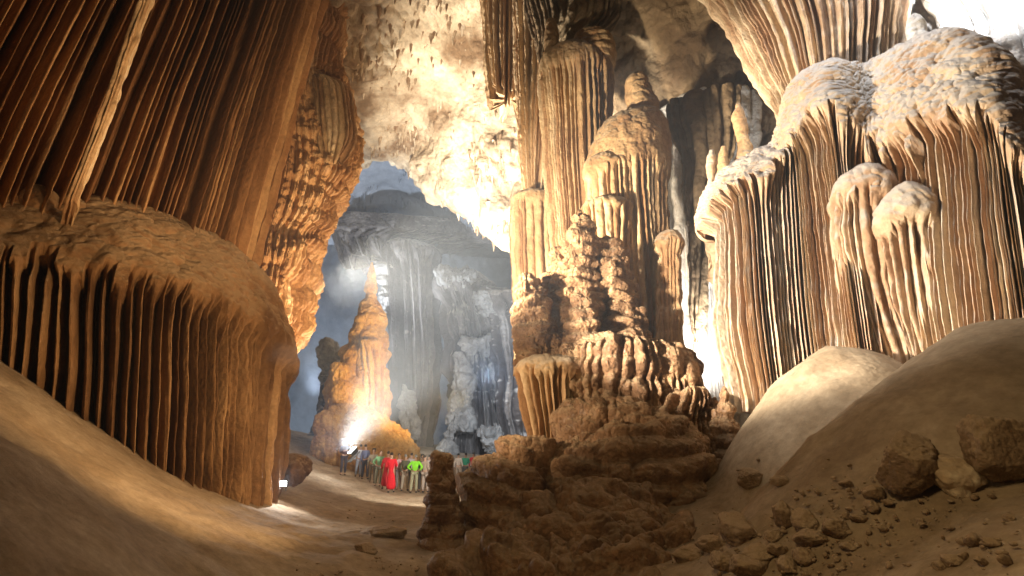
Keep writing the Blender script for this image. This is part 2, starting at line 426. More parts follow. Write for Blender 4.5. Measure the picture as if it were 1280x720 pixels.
GP += [(0, 0, 0), (-2, 3, 0.15), (2, 3, .1), (0, -6, 0), (6, -6, 1.0), (-6, -6, 1.2), (0, 40, 1.6), (-12, 40, 3.2), (12, 40, 3), (0, 62, 3.5), (-25, 45, 5), (25, 45, 6), (-18, 20, 6), (20, 20, 6), (-14, 5, 6), (16, 4, 5)]
GF = tps_fit(GP)


def pile(x, y, cx, cy, top, rx, ry, rot=0, p=1.25):
    c, s = math.cos(rot), math.sin(rot); dx = x - cx; dy = y - cy
    u = (dx * c + dy * s) / rx; v = (-dx * s + dy * c) / ry; r = np.sqrt(u * u + v * v + .12)
    return -top * (r ** p - .12 ** (p / 2)) 


pA = P(1040, 436, 12.2); pB = P(1270, 385, 9.6); pL = P(470, 548, 33.0)


def ground_z(x, y):
    x = np.asarray(x, float); y = np.asarray(y, float)
    z = tps_eval(GF, x, y)
    def smax(a, b, k=.25):
        h = np.clip(.5 + .5 * (b - a) / k, 0, 1); return a + (b - a) * h + k * h * (1 - h)
    z = smax(z, pA[2] + .05 + pile(x, y, pA[0], pA[1], 3.6, 2.9, 3.3, -.4, 1.4), .2)
    z = smax(z, pB[2] + .02 + pile(x, y, pB[0] + .6, pB[1] + .6, 3.6, 4.9, 3.6, .35, 1.2), .2)
    z = smax(z, pL[2] + .3 + pile(x, y, pL[0] - 1.5, pL[1], 4.2, 6.5, 5.5, 0, 1.1), .4)
    return z


def make_ground():
    a = np.linspace(-1, 1, 560); b = np.linspace(0, 1, 560)
    gx = 40 * (0.28 * a + .72 * a ** 3); gy = -8 + 92 * (.42 * b + .58 * b ** 2.2)
    X, Y = np.meshgrid(gx, gy); Z = ground_z(X, Y)
    Pp = np.stack([X, Y, Z], -1)
    flat = np.stack([X, Y, 0 * X], -1)
    Z = Z + .10 * fbm(flat, .45, 4, 3) + .05 * fbm(flat, 2.2, 4, 8) - .05 * worley(flat * 2.6 + .4 * fbm(flat, 2, 2, 5)[..., None], 9) * sstep(.1, .4, fbm(flat, .5, 2, 12))
    Z = Z - .16 * (billow(flat, .55, 4, 61) - .6) * sstep(2.5, 4.5, X) - .06 * (billow(flat, 1.4, 3, 62) - .6)
    # crusted broken bank beside the path
    bank = np.exp(-((X + 3.2) / 1.0) ** 2 - ((Y - 10.5) / 3) ** 2)
    Z = Z + bank * .16 * (worley(flat * 1.8, 4) - .5)
    Pp[..., 2] = Z
    o = mesh_from('ground', Pp.reshape(-1, 3), grid_faces(560, 560, False), M['sand'], None, np.zeros(X.shape))
    return tag(o, 'brown sandy cave floor with smooth sloping mounds', None, kind='structure')


make_ground()


def gp(px, py, D0=4, D1=40):
    """where the view ray through a photo pixel meets the ground"""
    ds = np.linspace(D0, D1, 900); x, y, z = ray(px, py); t = ds / math.hypot(x, y)
    g = ground_z(x * t, y * t) - (CAM[2] + z * t); k = np.argmax(g > 0)
    if not (g > 0).any(): k = len(ds) - 1
    d = ds[k]; p = P(px, py, d); p[2] = float(ground_z(p[0], p[1])); return p


# ================================================================== CEILING AND CAVE WALLS
def icicles(amp, sc, thr, seed):
    """clusters of small stalactites pulling the ceiling downwards"""
    def f(X):
        msk = sstep(thr, thr + .25, fbm(X, .16, 3, seed)); q = X * np.array([sc, sc, .12 * sc])
        return -0 * msk + amp * msk * worley(q, seed + 1) ** 2
    return f


tag(sheet('cave_ceiling', [
    [(-500, -420, 11), (100, -420, 14), (420, -330, 16), (560, -300, 16), (680, -260, 17), (800, -240, 17), (1000, -260, 15), (1500, -420, 11)],
    [(-300, -160, 18), (200, -120, 19), (420, -90, 21), (560, -90, 21), (680, -90, 21), (800, -90, 21), (1000, -90, 19), (1500, -200, 14)],
    [(-100, 0, 25), (250, 20, 25), (410, 20, 25), (540, 10, 25.5), (660, 20, 25.5), (800, 30, 25), (950, 40, 23), (1300, -20, 18)],
    [(0, 80, 31), (300, 90, 30), (420, 90, 29), (520, 85, 29.5), (640, 110, 29), (800, 110, 28), (930, 110, 26), (1250, 60, 22)],
    [(100, 130, 36), (330, 150, 35), (435, 150, 33), (510, 150, 34), (620, 190, 32), (780, 190, 31), (920, 170, 29), (1200, 120, 25)],
    [(150, 180, 40), (350, 190, 40), (440, 190, 37), (520, 198, 38), (570, 250, 35.5), (700, 280, 33), (860, 200, 32), (1150, 190, 28)],
    [(150, 150, 44), (350, 165, 44), (440, 172, 41), (520, 176, 42), (610, 292, 36.5), (720, 350, 34), (850, 300, 33), (1150, 240, 30)],
], M['ceil'], nu=620, nv=460, rough=(1.1, .16), pop=((.8, .22), (.2, .8), (.07, 2.2)), crag=(.5, .22), grit=.03, disp2=icicles(1.0, 1.5, .0, 31), seed=41),
    'cream cave roof of knobbly limestone', None, kind='structure')

tag(sheet('back_chamber_roof', [
    [(330, 80, 38), (430, 90, 38), (500, 100, 39), (570, 150, 39), (640, 200, 38), (700, 230, 38)],
    [(330, 190, 50), (430, 200, 50), (500, 205, 50), (560, 235, 49), (620, 270, 48), (700, 280, 48)],
    [(330, 240, 56), (430, 245, 56), (490, 240, 57), (545, 262, 56), (610, 285, 54), (700, 300, 52)],
    [(330, 285, 60), (430, 288, 58), (490, 285, 57), (540, 300, 56), (600, 300, 58), (700, 320, 56)],
    [(330, 310, 64), (420, 306, 59), (490, 312, 56), (530, 316, 56), (600, 320, 63), (700, 330, 60)],
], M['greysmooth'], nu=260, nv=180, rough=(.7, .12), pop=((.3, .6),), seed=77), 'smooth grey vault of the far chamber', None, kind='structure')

tag(sheet('far_cave_wall', [
    [(230, 230, 78), (360, 235, 76), (430, 245, 72), (520, 240, 70), (600, 270, 72), (700, 260, 72), (900, 200, 70)],
    [(230, 330, 80), (360, 330, 78), (430, 330, 74), (520, 330, 68), (600, 330, 72), (700, 330, 70), (900, 330, 70)],
    [(230, 430, 80), (360, 430, 78), (430, 430, 76), (520, 430, 72), (600, 430, 74), (700, 430, 72), (900, 430, 70)],
    [(230, 560, 76), (360, 560, 76), (430, 560, 76), (520, 560, 74), (600, 560, 74), (700, 560, 72), (900, 560, 70)],
    [(230, 640, 70), (360, 640, 70), (430, 640, 70), (520, 640, 70), (600, 640, 70), (700, 640, 70), (900, 640, 70)],
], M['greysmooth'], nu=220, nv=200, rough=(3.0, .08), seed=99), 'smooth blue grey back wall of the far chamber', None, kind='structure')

def drips(name, gname, mat, n, thr, Lr, sd, label):
    X, Nn = GRID[gname]; rng = np.random.RandomState(sd); nv, nu = X.shape[:2]
    i = rng.randint(4, nv - 4, n * 5); j = rng.randint(4, nu - 4, n * 5); c = X[i, j]
    m = fbm(c * np.array([1, 1.6, 1]), .22, 3, sd) + .35 * rng.uniform(-1, 1, n * 5); k = np.argsort(-m)[:n] if thr is None else np.where(m > thr)[0][:n]
    c = c[k]; n = len(c); L = rng.uniform(.25, 1, n) ** 1.6 * Lr; r = L * rng.uniform(.09, .17, n) + .03
    a = np.arange(6) / 6 * 2 * PI; lev = ((-.25, 1.5), (.1, 1.0), (.5, .6), (.85, .32), (1, .05))
    V = np.zeros((n, 5, 6, 3)); wx = rng.uniform(-.06, .06, (n, 2))
    for q, (h, f) in enumerate(lev):
        jit = rng.uniform(.75, 1.25, (n, 1))
        V[:, q, :, 0] = c[:, None, 0] + np.cos(a) * r[:, None] * f * jit + wx[:, :1] * h; V[:, q, :, 1] = c[:, None, 1] + np.sin(a) * r[:, None] * f * jit + wx[:, 1:] * h; V[:, q, :, 2] = c[:, None, 2] - L[:, None] * h
    base = grid_faces(5, 6, True); Fq = (base[None] + (np.arange(n) * 30)[:, None, None]).reshape(-1, 4)
    o = mesh_from(name, V.reshape(-1, 3), Fq, mat, None, np.repeat(rng.uniform(-.5, .5, n), 30)); tag(o, label, None, kind='stuff')


drips('small_stalactites', 'cave_ceiling', M['ceilpale'], 1400, None, .75, 5, 'thousands of small brown stalactites bristling from the cream roof')
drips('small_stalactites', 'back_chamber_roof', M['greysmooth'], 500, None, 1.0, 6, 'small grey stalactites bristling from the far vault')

# side walls that close the cavern behind the formations
tag(sheet('cave_wall', [
    [(-14, -2, 24), (-15, 10, 26), (-15, 22, 27), (-17, 34, 29), (-26, 48, 32), (-34, 66, 34)],
    [(-15, -2, 12), (-16.5, 10, 14), (-15, 22, 15), (-18, 34, 15), (-29, 48, 16), (-38, 66, 17)],
    [(-15, -2, -2), (-16.5, 10, -2), (-15.5, 22, -2), (-18, 34, -2), (-30, 48, -2), (-38, 66, -2)],
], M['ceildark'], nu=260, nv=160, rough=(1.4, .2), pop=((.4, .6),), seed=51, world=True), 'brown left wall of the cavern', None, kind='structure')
tag(sheet('cave_wall', [
    [(15, -3, 24), (18, 8, 26), (17, 20, 26), (14, 30, 25), (16, 45, 28), (30, 70, 32)],
    [(16, -3, 12), (19, 8, 14), (16, 20, 14), (12.5, 30, 14), (15, 45, 15), (32, 70, 17)],
    [(16, -3, -2), (19, 8, -2), (16, 20, -2), (12.5, 30, -2), (15, 45, -2), (32, 70, -2)],
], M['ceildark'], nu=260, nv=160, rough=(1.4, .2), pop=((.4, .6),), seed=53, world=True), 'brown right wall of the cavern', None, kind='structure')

# ================================================================== HAZE
def haze(density):
    V = np.array([(x, y, z) for z in (-9, 48) for y in (-9.5, 95) for x in (-48, 48)], float)
    Fq = np.array([[0, 2, 3, 1], [4, 5, 7, 6], [0, 1, 5, 4], [2, 6, 7, 3], [0, 4, 6, 2], [1, 3, 7, 5]])
    m = bpy.data.materials.new('cave_mist'); m.use_nodes = True; nt = m.node_tree; nt.nodes.clear()
    o = nt.nodes.new('ShaderNodeOutputMaterial'); v = nt.nodes.new('ShaderNodeVolumePrincipled')
    v.inputs['Color'].default_value = (.75, .85, 1, 1); v.inputs['Density'].default_value = density; v.inputs['Anisotropy'].default_value = .2
    nt.links.new(v.outputs[0], o.inputs['Volume'])
    h = mesh_from('haze', V, Fq, m); h.data.polygons.foreach_set('use_smooth', np.zeros(6, bool))
    tag(h, 'thin bluish mist filling the cavern', None, kind='stuff')


haze(.0036)

# ================================================================== LEFT HAND FORMATIONS
b = P(150, 300, 12)
t = thing('hanging_drapery', b, 'huge dark ochre stone curtain of long slanting ribs over the flowstone dome at left', 'stone drapery')
cols = [(424, -80, 322, 345, 16.5), (432, -80, 320, 345, 14.4), (412, -80, 300, 340, 12.7), (372, -80, 246, 325, 12.0), (300, -80, 168, 300, 11.7), (212, -80, 62, 285, 11.5), (110, -80, -60, 275, 11.3), (-10, -80, -190, 270, 11.1), (-160, -80, -350, 265, 10.8), (-330, -80, -540, 262, 10.4)]
ctrl = [[], [], [], [], [], []]
for xt, yt, xb, yb, D in cols:
    ctrl[0].append((xt + (xt - xb) * .55, -420, D - 1.0)); ctrl[1].append((xt + (xt - xb) * .28, -230, D - .5)); ctrl[2].append((xt, yt, D - .15))
    ctrl[3].append((xt + (xb - xt) * .52, yt + (yb - yt) * .5, D)); ctrl[4].append((xb, yb, D + .3)); ctrl[5].append((xb - (xt - xb) * .3, yb + 90, D + .6))
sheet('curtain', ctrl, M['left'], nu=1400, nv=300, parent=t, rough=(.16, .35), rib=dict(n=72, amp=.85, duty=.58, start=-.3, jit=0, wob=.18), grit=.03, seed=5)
loft('pale_rib', [(-120, 214, 240, 10.6), (40, 157, 179, 10.7), (150, 119, 140, 10.8), (240, 84, 104, 10.9), (262, 78, 98, 11.1), (300, 68, 88, 12.2)], 8, M['column'], t, nu=70, nv=160, depth=1, rough=(.02, 2), rib=dict(w=.1, amp=.05, start=-.1, wob=.1), grit=.02)

b = P(180, 560, 11.5)
t = thing('flowstone_dome', b, 'great rounded brown flowstone dome fringed with ribs, rising from the sand slope at left', 'flowstone dome')
cols = [(-420, 236, -440, 350, -420, 490, 12.2, 1.7), (-200, 240, -230, 350, -220, 490, 12.4, 1.7), (-60, 248, -90, 342, -80, 500, 12.5, 1.7), (60, 254, 24, 345, 10, 520, 12.6, 1.7), (150, 262, 112, 352, 98, 590, 12.6, 1.7), (215, 282, 190, 368, 175, 650, 12.7, 1.6),
        (262, 301, 252, 385, 242, 690, 12.8, 1.4), (303, 330, 304, 408, 294, 700, 13.0, 1.1), (333, 368, 343, 436, 328, 710, 13.3, .6), (352, 415, 363, 475, 348, 710, 14.2, .2), (352, 430, 362, 480, 346, 710, 16.5, 0)]
ctrl = [[], [], [], [], [], []]
for xr_, yr_, xm, ym, xf, yf, D, k in cols:
    ctrl[0].append((xr_, yr_ + 50, D + 2)); ctrl[1].append((xr_, yr_, D)); ctrl[2].append((xr_ * .55 + xm * .45, yr_ * .6 + ym * .4, D - k * .62)); ctrl[3].append((xm, ym, D - k)); ctrl[4].append((xm * .6 + xf * .4, ym * .5 + yf * .5, D - k)); ctrl[5].append((xf, yf, D - k * .8 + .3))
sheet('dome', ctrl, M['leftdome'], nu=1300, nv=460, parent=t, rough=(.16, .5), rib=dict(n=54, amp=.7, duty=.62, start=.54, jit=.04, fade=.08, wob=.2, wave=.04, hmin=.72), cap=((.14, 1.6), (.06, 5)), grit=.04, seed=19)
for (px, py, wpx, hp, D) in ((48, 260, 62, 26, 12.2), (92, 264, 34, 16, 12.2)):
    loft('boss', [(py - hp, px - 3, px + 3), (py - hp * .85, px - wpx * .3, px + wpx * .3), (py - hp * .4, px - wpx * .48, px + wpx * .48), (py + hp * .4, px - wpx * .55, px + wpx * .55)], D, M['leftdome'], t, nu=70, nv=40, depth=1, rough=(.08, 2), pop=(.03, 4, 1, 2))

b = P(375, 440, 24)
t = thing('hanging_pillar', b, 'orange fluted pillar hanging from the roof beside the dark left curtain', 'stone pillar')
E = [(-120, 450), (-40, 440), (60, 428), (100, 430), (150, 446), (195, 451), (235, 441), (268, 424), (288, 409), (306, 407), (350, 395), (395, 388), (420, 384), (442, 366), (480, 352), (560, 345)]
ctrl = []
for k, (y, xr) in enumerate(E):
    bl = .5 if y in (306, 350) else 0
    ctrl.append([(230, y, 23.6 - bl), (285, y, 22.8 - bl), (230 + (xr - 230) * .55, y, 22.7 - bl), (230 + (xr - 230) * .8, y, 22.9 - bl), (xr - 4, y, 23.9), (xr, y, 25.2), (xr - 6, y, 28.5)])
sheet('rock_face', ctrl, M['pillar'], nu=520, nv=520, parent=t, rough=(.35, .5), rib=dict(n=34, amp=.3, duty=.8, start=-.3, jit=0, wob=.5, amp2=.08), pop=((.25, 1.1), (.1, 3)), crag=(.7, .8), grit=.12, seed=23,
      disp2=lambda X: .22 * (np.abs(((X[..., 2] + .5 * fbm(X, .3, 2, 4)) / 2.3) % 1 - .5) * 2) ** 3 * -1)
loft('dark_drape', [(95, 392, 402), (105, 388, 436), (130, 390, 444), (170, 392, 446), (196, 400, 430)], 23, M['column'], t, nu=180, nv=140, depth=.5, rib=dict(w=.2, amp=.2, start=.05), ragged=.5, rough=(.1, 1))

# ================================================================== SPIRE
b = P(455, 540, 33)
t = thing('golden_spire', b, 'tall golden stalagmite tapering to a needle point behind the tourists', 'stalagmite')
loft('tower', [(328, 464, 466), (345, 461, 468), (370, 457, 472), (396, 451, 477), (402, 444, 480), (430, 440, 481), (440, 430, 481), (470, 420, 481), (500, 414, 481), (525, 408, 482), (552, 398, 486)],
     33, M['gold'], t, nu=260, nv=320, depth=.9, rough=(.35, .6), pop=(.2, 1.8, 1.1, 2), crag=(.55, .7), ledge=(.14, 1.3), grit=.1, seed=37)
loft('flank', [(455, 418, 424), (462, 412, 440), (490, 406, 455), (520, 402, 462), (550, 396, 466)], 31.8, M['gold'], t, nu=200, nv=160, depth=.9, rough=(.35, .8), crag=(.5, .7), grit=.1)
loft('fluted_side', [(425, 450, 470), (432, 448, 480), (470, 450, 481), (510, 452, 481), (545, 450, 480)], 31.6, M['gold'], t, nu=140, nv=120, depth=.6, rough=(.1, 1), rib=dict(w=.4, amp=.2, start=.05))
b = P(398, 515, 36)
t = thing('broken_stalagmite', b, 'pale lopsided stalagmite with a swollen head leaning left of the golden spire', 'stalagmite')
loft('head', [(427, 398, 402), (432, 396, 416), (442, 393, 420), (455, 395, 422), (468, 400, 418), (480, 404, 416)], 36, M['palegrey'], t, nu=110, nv=80, depth=.8, rough=(.4, 1), crag=(.9, .9), grit=.12)
loft('stem', [(470, 403, 416), (490, 402, 418), (520, 396, 424), (545, 388, 430)], 36, M['grey'], t, nu=80, nv=80, depth=.8, rough=(.3, 1), pop=(.2, 1.5, 1.1, 2))
b = P(500, 575, 29)
t = thing('rock_shelf', b, 'broad orange rock slope running down behind the tourists below the golden spire', 'rock')
loft('slab', [(510, 420, 470), (522, 404, 484), (538, 394, 502), (552, 388, 516), (564, 384, 524), (580, 384, 522), (610, 390, 510)], 30.5, M['gold'], t, nu=260, nv=140, depth=.6, rough=(.5, .5), crag=(.9, .5), grit=.12)

# ================================================================== FAR FLUTED WALL
b = P(540, 560, 52)
t = thing('far_fluted_wall', b, 'towering grey fluted rock face at the back of the chamber', 'fluted rock wall')
loft('face', [(305, 500, 520), (312, 478, 545), (330, 476, 552), (380, 478, 556), (440, 480, 560), (500, 482, 556), (540, 482, 548), (575, 480, 546)], 54, M['grey'], t, nu=520, nv=200, depth=.7,
     rib=dict(w=.8, amp=1.8, duty=.6, start=.08, wob=.15, hmin=.3, bead=.12, bl=1.2), rib2=dict(w=.4, amp=.25, start=.1), rough=(.6, .3), pop=(.4, .7, .1, .3), ragged=.8)
loft('side_face', [(345, 560, 590), (352, 548, 605), (366, 546, 616), (400, 548, 632), (436, 550, 642), (500, 552, 650), (560, 552, 655), (590, 552, 655)], 48, M['grey'], t, nu=520, nv=220, depth=.6,
     rib=dict(w=.7, amp=1.6, duty=.6, start=.14, wob=.15, hmin=.3, bead=.12, bl=1.2), rib2=dict(w=.4, amp=.25, start=.1), rough=(.9, .3), pop=(.5, .6, .2, .4), ragged=.8, ledge=(.5, 4))
loft('upper_shelf', [(366, 625, 660), (374, 600, 680), (390, 602, 690), (430, 606, 690), (520, 612, 690), (585, 615, 690)], 44, M['grey'], t, nu=300, nv=180, depth=.6,
     rib=dict(w=.8, amp=.9, duty=.8, start=.14, hmin=.3, bead=.12), rough=(.9, .3), pop=(.5, .6, .2, .4))
for (r_, D, sd) in (([(336, 560, 578), (343, 548, 594), (352, 552, 600), (362, 566, 588)], 47.0, 301), ([(360, 602, 634), (368, 588, 640), (382, 594, 642), (396, 606, 634)], 43.2, 302),
                    ([(424, 580, 610), (429, 574, 634), (436, 582, 636), (444, 612, 632)], 45.6, 303), ([(434, 618, 630), (470, 619, 632), (505, 622, 631)], 44.8, 304), ([(536, 604, 622), (545, 600, 628), (575, 618, 628)], 44.2, 305),
                    ([(440, 571, 578), (466, 569, 582), (495, 567, 586), (515, 564, 590), (528, 558, 592), (536, 566, 586)], 45.6, 306), ([(528, 560, 572), (545, 556, 566), (570, 552, 562)], 45, 307),
                    ([(480, 500, 510), (500, 498, 516), (530, 500, 520), (550, 506, 516)], 49.5, 308), ([(330, 479, 483), (400, 478, 483), (470, 479, 482)], 53.5, 309)):
    loft('calcite_crust', r_, D, M['palegrey'], t, nu=170, nv=130, depth=.6, rough=(.9, .5), crag=(1.7, .55, .6), grit=.2, seed=sd)
b = P(460, 330, 46)
t = thing('hanging_stalactites', b, 'cluster of grey stalactites fringing the vault above the golden spire', 'stalactites')
loft('fringe', [(278, 415, 640), (290, 412, 640), (304, 415, 560), (316, 420, 552), (330, 428, 546)], 56.5, M['grey'], t, nu=520, nv=110, depth=.25, dmax=1.5, rib=dict(w=.7, amp=.7, duty=.85, start=.3, jit=.15, hmin=.3), rough=(.6, .5), pop=(.4, .8, .6, .8), ragged=1.4)

# ================================================================== COLUMNS IN THE MIDDLE
b = P(650, 250, 23)
t = thing('hanging_curtain', b, 'brown fluted stone curtain hanging from the roof left of the tall columns', 'stone drapery')
loft('curtain', [(-60, 596, 700), (0, 600, 690), (60, 603, 682), (100, 606, 676), (128, 609, 670)], 24.6, M['column'], t, nu=360, nv=240, depth=.7,
     rib=dict(w=.26, amp=.4, duty=.7, start=-.1, hmin=.4, wob=.12), rib2=dict(w=.12, amp=.05, start=-.1), rough=(.15, .5), ragged=.9, seed=61)
loft('long_curtain', [(-60, 636, 780), (0, 638, 765), (80, 640, 745), (180, 645, 720), (255, 652, 695)], 23.2, M['column'], t, nu=460, nv=280, depth=.7,
     rib=dict(w=.28, amp=.4, duty=.7, start=-.1, hmin=.4, wob=.12), rib2=dict(w=.12, amp=.05, start=-.1), rough=(.15, .5), ragged=1.2, seed=62)
loft('front_curtain', [(-60, 650, 790), (0, 655, 780), (40, 665, 770), (70, 672, 700), (90, 680, 692)], 21.5, M['ceildark'], t, nu=300, nv=120, depth=.5, rib=dict(w=.3, amp=.25, duty=.8, start=-.1), rough=(.2, .5), ragged=1.2, seed=63)

CG = 'tall fluted columns in the middle of the cavern'
b = P(722, 420, 20)
t = thing('stone_column', b, 'tall honey column with a knobbly flat cap, left and highest of the middle columns', 'stone column', CG)
loft('shaft', [(66, 715, 722), (72, 690, 745), (80, 678, 757), (92, 674, 764), (120, 674, 768), (200, 678, 770), (280, 684, 772), (360, 690, 775), (460, 690, 775)], 20.5, M['column'], t, nu=520, nv=320, depth=.9,
     rib=dict(w=.24, amp=.26, duty=.78, start=.14, jit=.02, fade=.04, hmin=.45, bead=.02, wob=.12), rib2=dict(w=.1, amp=.03, start=.15), rough=(.15, .5), pop=(.09, 3.5, .16, .26), seed=67)
loft('cap_boss', [(40, 730, 738), (44, 722, 755), (56, 718, 766), (70, 716, 768), (84, 714, 766)], 20.3, M['column'], t, nu=140, nv=60, depth=.9, rough=(.15, 1), pop=(.06, 3, 1.1, 2), ledge=(.06, .5))
loft('finial', [(24, 687, 690), (36, 684, 694), (58, 683, 697), (80, 681, 700)], 19.8, M['column'], t, nu=60, nv=80, depth=1, rough=(.1, 1.5), pop=(.12, 3, 1.1, 2))
b = P(790, 440, 18)
t = thing('stone_column', b, 'broad column with a scaly sloping dome top and a knobbly finial, between the honey column and the dark gap', 'stone column', CG)
loft('shaft', [(148, 785, 805), (152, 765, 822), (162, 752, 830), (180, 742, 834), (200, 734, 837), (225, 730, 838), (270, 734, 840), (330, 742, 842), (400, 750, 844), (470, 752, 846)], 18, M['column'], t, nu=560, nv=340, depth=.9,
     rib=dict(w=.22, amp=.26, duty=.78, start=.30, jit=.02, fade=.04, hmin=.45, bead=.02, wob=.12), rib2=dict(w=.09, amp=.03, start=.3), rough=(.15, .5), pop=(.12, 2.6, .28, .38), seed=71)
loft('finial', [(95, 792, 797), (102, 786, 804), (118, 784, 812), (134, 788, 822), (152, 790, 826), (168, 788, 828)], 18, M['column'], t, nu=110, nv=90, depth=1, rough=(.12, 1.2), pop=(.14, 3, 1.1, 2))
loft('side_lobe', [(196, 745, 765), (204, 732, 790), (220, 729, 800), (260, 733, 800), (300, 740, 800), (340, 745, 800)], 17.2, M['column'], t, nu=220, nv=150, depth=.7, rib=dict(w=.2, amp=.16, duty=.85, start=.22, fade=.05), rough=(.1, .8), pop=(.08, 3.5, .22, .3))
loft('lower_lobe', [(250, 745, 765), (256, 730, 785), (268, 727, 790), (300, 730, 790), (350, 735, 790)], 16.8, M['column'], t, nu=200, nv=130, depth=.6, rib=dict(w=.18, amp=.15, duty=.85, start=.2, fade=.05), rough=(.1, .8), pop=(.06, 3.5, .22, .3))
b = P(838, 440, 16.5)
t = thing('stone_column', b, 'short slim ribbed column with a flat rim, lowest of the middle columns beside the dark gap', 'stone column', CG)
loft('shaft', [(292, 822, 846), (297, 818, 851), (306, 815, 855), (316, 818, 853), (340, 819, 854), (400, 818, 856), (450, 816, 858)], 16.5, M['column'], t, nu=260, nv=180, depth=.95,
     rib=dict(w=.15, amp=.1, duty=.9, start=.1, fade=.05), rough=(.1, 1), ledge=(.05, .8), pop=(.04, 4, .1, .2), seed=73)
b = P(660, 440, 21)
t = thing('stone_column', b, 'shadowy squat ribbed column behind the brown towers, under the hanging curtain', 'stone column', CG)
loft('shaft', [(240, 655, 672), (246, 643, 688), (256, 638, 694), (300, 638, 696), (380, 640, 700), (470, 640, 700)], 21.5, M['column'], t, nu=300, nv=200, depth=.8, rib=dict(w=.26, amp=.2, duty=.85, start=.12, fade=.05), rough=(.15, .6), pop=(.08, 3, .15, .25), seed=79)

b = P(900, 0, 25)
t = thing('roof_bulge', b, 'dim brown bulging roof rock pitted with hollows above the dark gap', 'roof rock')
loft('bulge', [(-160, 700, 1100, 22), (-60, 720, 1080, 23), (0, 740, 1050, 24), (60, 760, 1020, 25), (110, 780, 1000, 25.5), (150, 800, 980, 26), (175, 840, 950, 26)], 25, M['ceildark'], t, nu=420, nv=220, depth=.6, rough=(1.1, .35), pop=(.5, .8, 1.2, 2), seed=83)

# dark and white draperies in the gap
b = P(875, 200, 21)
t = thing('gap_drapery', b, 'dark stone tongue hanging in the narrow gap right of the short column', 'stone drapery')
loft('tongue', [(120, 830, 930), (165, 838, 925), (200, 846, 920), (260, 852, 902), (330, 856, 890), (390, 860, 884), (428, 866, 876)], 19.5, M['ceildark'], t, nu=220, nv=200, depth=.4, rib=dict(w=.3, amp=.3, duty=.8, start=-.1), rough=(.3, .6), ragged=.6, seed=89)
b = P(870, 470, 24)
t = thing('white_flowstone_wall', b, 'brilliantly lit white flowstone seen through the narrow gap between the columns', 'flowstone')
loft('face', [(140, 800, 950), (180, 815, 950), (260, 820, 940), (340, 825, 935), (420, 830, 940), (480, 830, 950), (560, 830, 950)], 24.5, M['white'], t, nu=300, nv=220, depth=.6, rib=dict(w=.4, amp=.35, duty=.9, start=-.1), rough=(.5, .4), pop=(.2, 1.5, 1.2, 2), seed=91)

# ================================================================== RIGHT HAND FORMATIONS
b = P(1020, 120, 15)
t = thing('hanging_drapery', b, 'bright tan ribbed stone curtain hanging from the roof at upper right above the scaly dome', 'stone drapery')
loft('curtain', [(-260, 780, 1330, 15.0), (-120, 840, 1260, 15.4), (0, 902, 1185, 15.8), (50, 928, 1170, 16.0), (100, 948, 1150, 16.2), (150, 968, 1130, 16.4), (200, 985, 1100, 16.6), (260, 1000, 1080, 16.8)], 15, M['drape'], t, nu=760, nv=260, depth=.6, front=.45,
     rib=dict(w=.2, amp=.4, duty=.66, start=-.1, hmin=.45, wob=.15), rib2=dict(w=.1, amp=.04, start=-.1), rough=(.25, .5), seed=97)
b = P(1120, 460, 13)
t = thing('drapery_mass', b, 'massive tan drapery formation with grey scaly shoulders and deep parallel flutes on the right', 'stone drapery')
cols = [  # ridge x, ridge y, foot x, foot y, distance, cap height in px
    (915, 262, 930, 500, 17.6, 15), (884, 276, 901, 512, 15.1, 18), (903, 226, 934, 512, 14.4, 34), (942, 203, 976, 505, 14.2, 34), (980, 176, 1012, 490, 14.5, 26), (1001, 114, 1044, 486, 14.4, 44), (1034, 92, 1085, 486, 14.1, 52),
    (1078, 100, 1128, 494, 14.3, 72), (1130, 72, 1172, 500, 14.0, 88), (1190, 57, 1232, 490, 13.7, 88), (1236, 88, 1288, 480, 13.5, 74), (1292, 168, 1348, 480, 13.5, 60), (1352, 250, 1412, 480, 13.4, 50), (1420, 300, 1490, 480, 13.4, 40)]
ctrl = [[], [], [], [], [], [], []]
for xt, yt, xb, yb, D, cp in cols:
    ctrl[0].append((xt + 4, yt + 90, D + 2.2)); ctrl[1].append((xt + 1, yt + 12, D + .7)); ctrl[2].append((xt, yt, D)); ctrl[3].append((xt + 3, yt + cp * .55, D - .55))
    ctrl[4].append((xt + 8, yt + cp * 1.15, D - 1.05)); m = .5; ctrl[5].append((xt + (xb - xt) * .55, yt + (yb - yt) * .6, D - 1.45)); ctrl[6].append((xb, yb, D - 1.6))
sheet('fluted_wall', ctrl, M['drape'], nu=1800, nv=460, parent=t, rough=(.2, .4), rib=dict(n=118, amp=.7, duty=.74, hmin=.75, amp2=.025, start=.635, jit=.03, fade=.05, wob=.14, wave=.05), cap=((.2, 1.2), (.14, 4.0), (.07, 9)), grit=.04, seed=101)
loft('lobe', [(212, 1068, 1084), (217, 1050, 1104), (232, 1038, 1118), (260, 1032, 1128), (300, 1034, 1134), (370, 1050, 1142), (460, 1085, 1165)], 13.1, M['drape'], t, nu=360, nv=240, depth=.8,
     rib=dict(w=.15, amp=.22, duty=.75, wob=.15, start=.2, jit=.04, fade=.06, hmin=.4), rough=(.12, .8), pop=(.08, 3.5, .2, .3), seed=109)
loft('lobe', [(236, 1118, 1138), (241, 1104, 1154), (256, 1094, 1170), (280, 1090, 1178), (330, 1096, 1184), (400, 1110, 1190), (470, 1130, 1212)], 12.9, M['drape'], t, nu=360, nv=240, depth=.8,
     rib=dict(w=.15, amp=.22, duty=.75, wob=.15, start=.26, jit=.04, fade=.06, hmin=.4), rough=(.12, .8), pop=(.08, 3.5, .24, .34), seed=113)
SG = 'small stalagmites standing on the shoulders of the right drapery'
